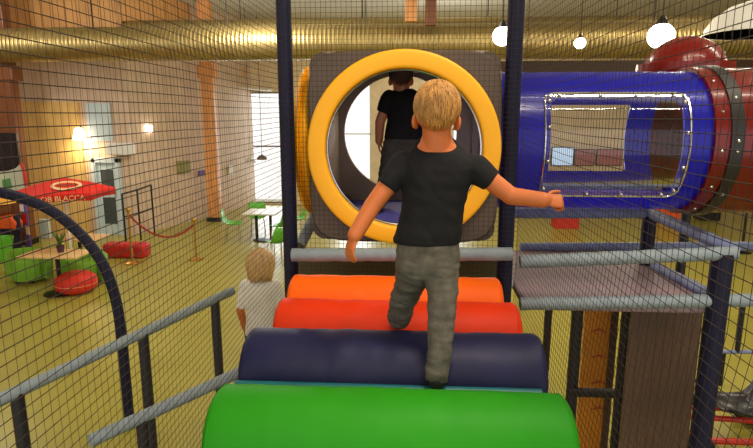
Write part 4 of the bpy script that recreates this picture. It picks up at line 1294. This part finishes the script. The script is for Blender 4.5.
J['legL'] = [(P(415, 262, Yb), .068), (P(410, 284, 1.98), .056), (P(403, 300, 2.05), .050), (P(398.5, 320, 2.10), .047)]
J['legR'] = [(P(440, 262, Yb), .068), (P(442.5, 290, 1.86), .054), (P(441.5, 316, 1.83), .0465), (P(439.5, 345, 1.80), .042), (P(436.5, 381, 1.775), .0385)]
J['footL'] = (P(399, 322, 2.09), P(400, 322, 2.09) + Vector((0, .11, .005)))
J['footR'] = (P(436.5, 378, 1.77), P(437, 378, 1.77) + Vector((.003, .10, .022)))
J['handL'] = ((P(350, 250, 1.79) - P(355, 235, 1.80)), Vector((.75, .66, 0)), Vector((-.66, .75, 0)), .108, (.3, .5, .4))
J['handR'] = (Vector((1, .05, -.06)), Vector((0, .75, -.66)), Vector((0, .66, .75)), .122, (.95, 1.4, 1.1))
J['armr'] = (.036, .0295, .0255)
person('person', 'blond boy in black T-shirt and grey jeans walking over the rollers, arms held out', P(437, 381, 1.775), J,
       (M['skin'], M['hair'], M['shirt'], M['jeans'], M['sock']))

# --- the second child standing in the tunnel box
Yk = 3.36
zfl = RC.z - BH + .0935
J = {'head': P(401, 74, Yk), 'neck': P(402, 93, Yk), 'hs': .86, 'headrot': Matrix.Identity(3)}
J['shirt'] = secs([(139, 384, 426), (132, 385, 425), (120, 387, 425), (110, 387, 426), (102, 385, 427), (96, 386, 424), (92, 391, 418), (89, 395, 413)], Yk,
                  [.078, .078, .076, .078, .074, .066, .052, .044])
J['waist'] = secs([(160, 388, 425), (152, 384, 427), (144, 383, 426), (136, 385, 425)], Yk, [.055, .074, .076, .068])
J['armL'] = (P(389, 99, Yk), P(380, 122, Yk), P(379, 141, Yk + .04))
J['armR'] = (P(422, 99, Yk), P(431, 122, Yk), P(433, 141, Yk + .04))
J['sleeveL'] = (.085, .052, .044); J['sleeveR'] = (.085, .052, .044)


def foot_at(px, Y): a = P(px, 200, Y); return Vector((a.x, Y, zfl + .03))


fL, fR = foot_at(378, Yk - .2), foot_at(414, Yk + .05)
J['legL'] = [(P(393, 152, Yk), .070), (P(387, 180, Yk + .02), .055), (P(383, 195, Yk), .048), (fL + Vector((0, 0, .03)), .045)]
J['legR'] = [(P(416, 152, Yk), .070), (P(416, 180, Yk + .03), .055), (P(415, 195, Yk + .04), .048), (fR + Vector((0, 0, .03)), .045)]
J['footL'] = (fL, fL + Vector((-.02, .11, 0))); J['footR'] = (fR, fR + Vector((.02, .11, 0)))
dn = Vector((0, .1, -1))
J['handL'] = (dn, Vector((1, .1, 0)), Vector((0, 1, 0)), .098, (.3, .4, .3)); J['handR'] = (dn, Vector((-1, .1, 0)), Vector((0, 1, 0)), .098, (.3, .4, .3))
person('person', 'child in dark T-shirt and dark trousers standing inside the tunnel box behind the yellow ring', Vector((fL.x, Yk, zfl)), J,
       (M['skin_b'], M['hair_dark'], M['shirt_b'], M['jeans_b'], M['sock']), voxel=.005)

# --- a grown-up on the hall floor, only head and shoulders clear of the rollers
Ya = 5.5
hcn = P(260, 259, Ya); x, y, s = hcn.x, Ya, 1.24
hz = hcn.z; sh_z = hz - .24
V = Vector
J = {'head': hcn, 'neck': V((x, y, sh_z + .02)), 'headrot': Matrix.Rotation(.15, 3, 'Z')}
J['shirt'] = [(V((x, y, z)), rx, ry) for z, rx, ry in ((sh_z - .58, .19, .13), (sh_z - .45, .175, .12), (sh_z - .3, .155, .115), (sh_z - .12, .175, .12), (sh_z - .04, .18, .105), (sh_z, .155, .085), (sh_z + .04, .08, .065), (sh_z + .06, .065, .06))]
J['waist'] = [(V((x, y, z)), rx, ry) for z, rx, ry in ((sh_z - .72, .17, .12), (sh_z - .6, .19, .13), (sh_z - .5, .175, .12))]
for sd, sx in (('L', -1), ('R', 1)):
    J['arm' + sd] = (V((x + sx * .165, y, sh_z - .04)), V((x + sx * .225, y - .02, sh_z - .32)), V((x + sx * .22, y + .09, sh_z - .55)))
    J['sleeve' + sd] = (.25, .062, .055)
    J['leg' + sd] = [(V((x + sx * .09, y, sh_z - .66)), .10), (V((x + sx * .1, y + .02, sh_z - .92)), .075), (V((x + sx * .1, y, .14)), .06)]
    J['foot' + sd] = (V((x + sx * .1, y - .02, .04)), V((x + sx * .12, y + .16, .035)))
    J['hand' + sd] = (V((0, .25, -1)), V((-sx, 0, 0)), V((0, 1, 0)), .15, (.25, .35, .3))
J['armr'] = (.042, .034, .026); J['fr'] = .0075
person('person', 'blond-haired grown-up in a pale top standing on the hall floor below the rollers', V((x, y, 0)), J,
       (M['skin'], M['hair_long'], M['pale_cloth'], M['jeans_b'], M['black_plastic']), s=s, voxel=.008, hair='long')
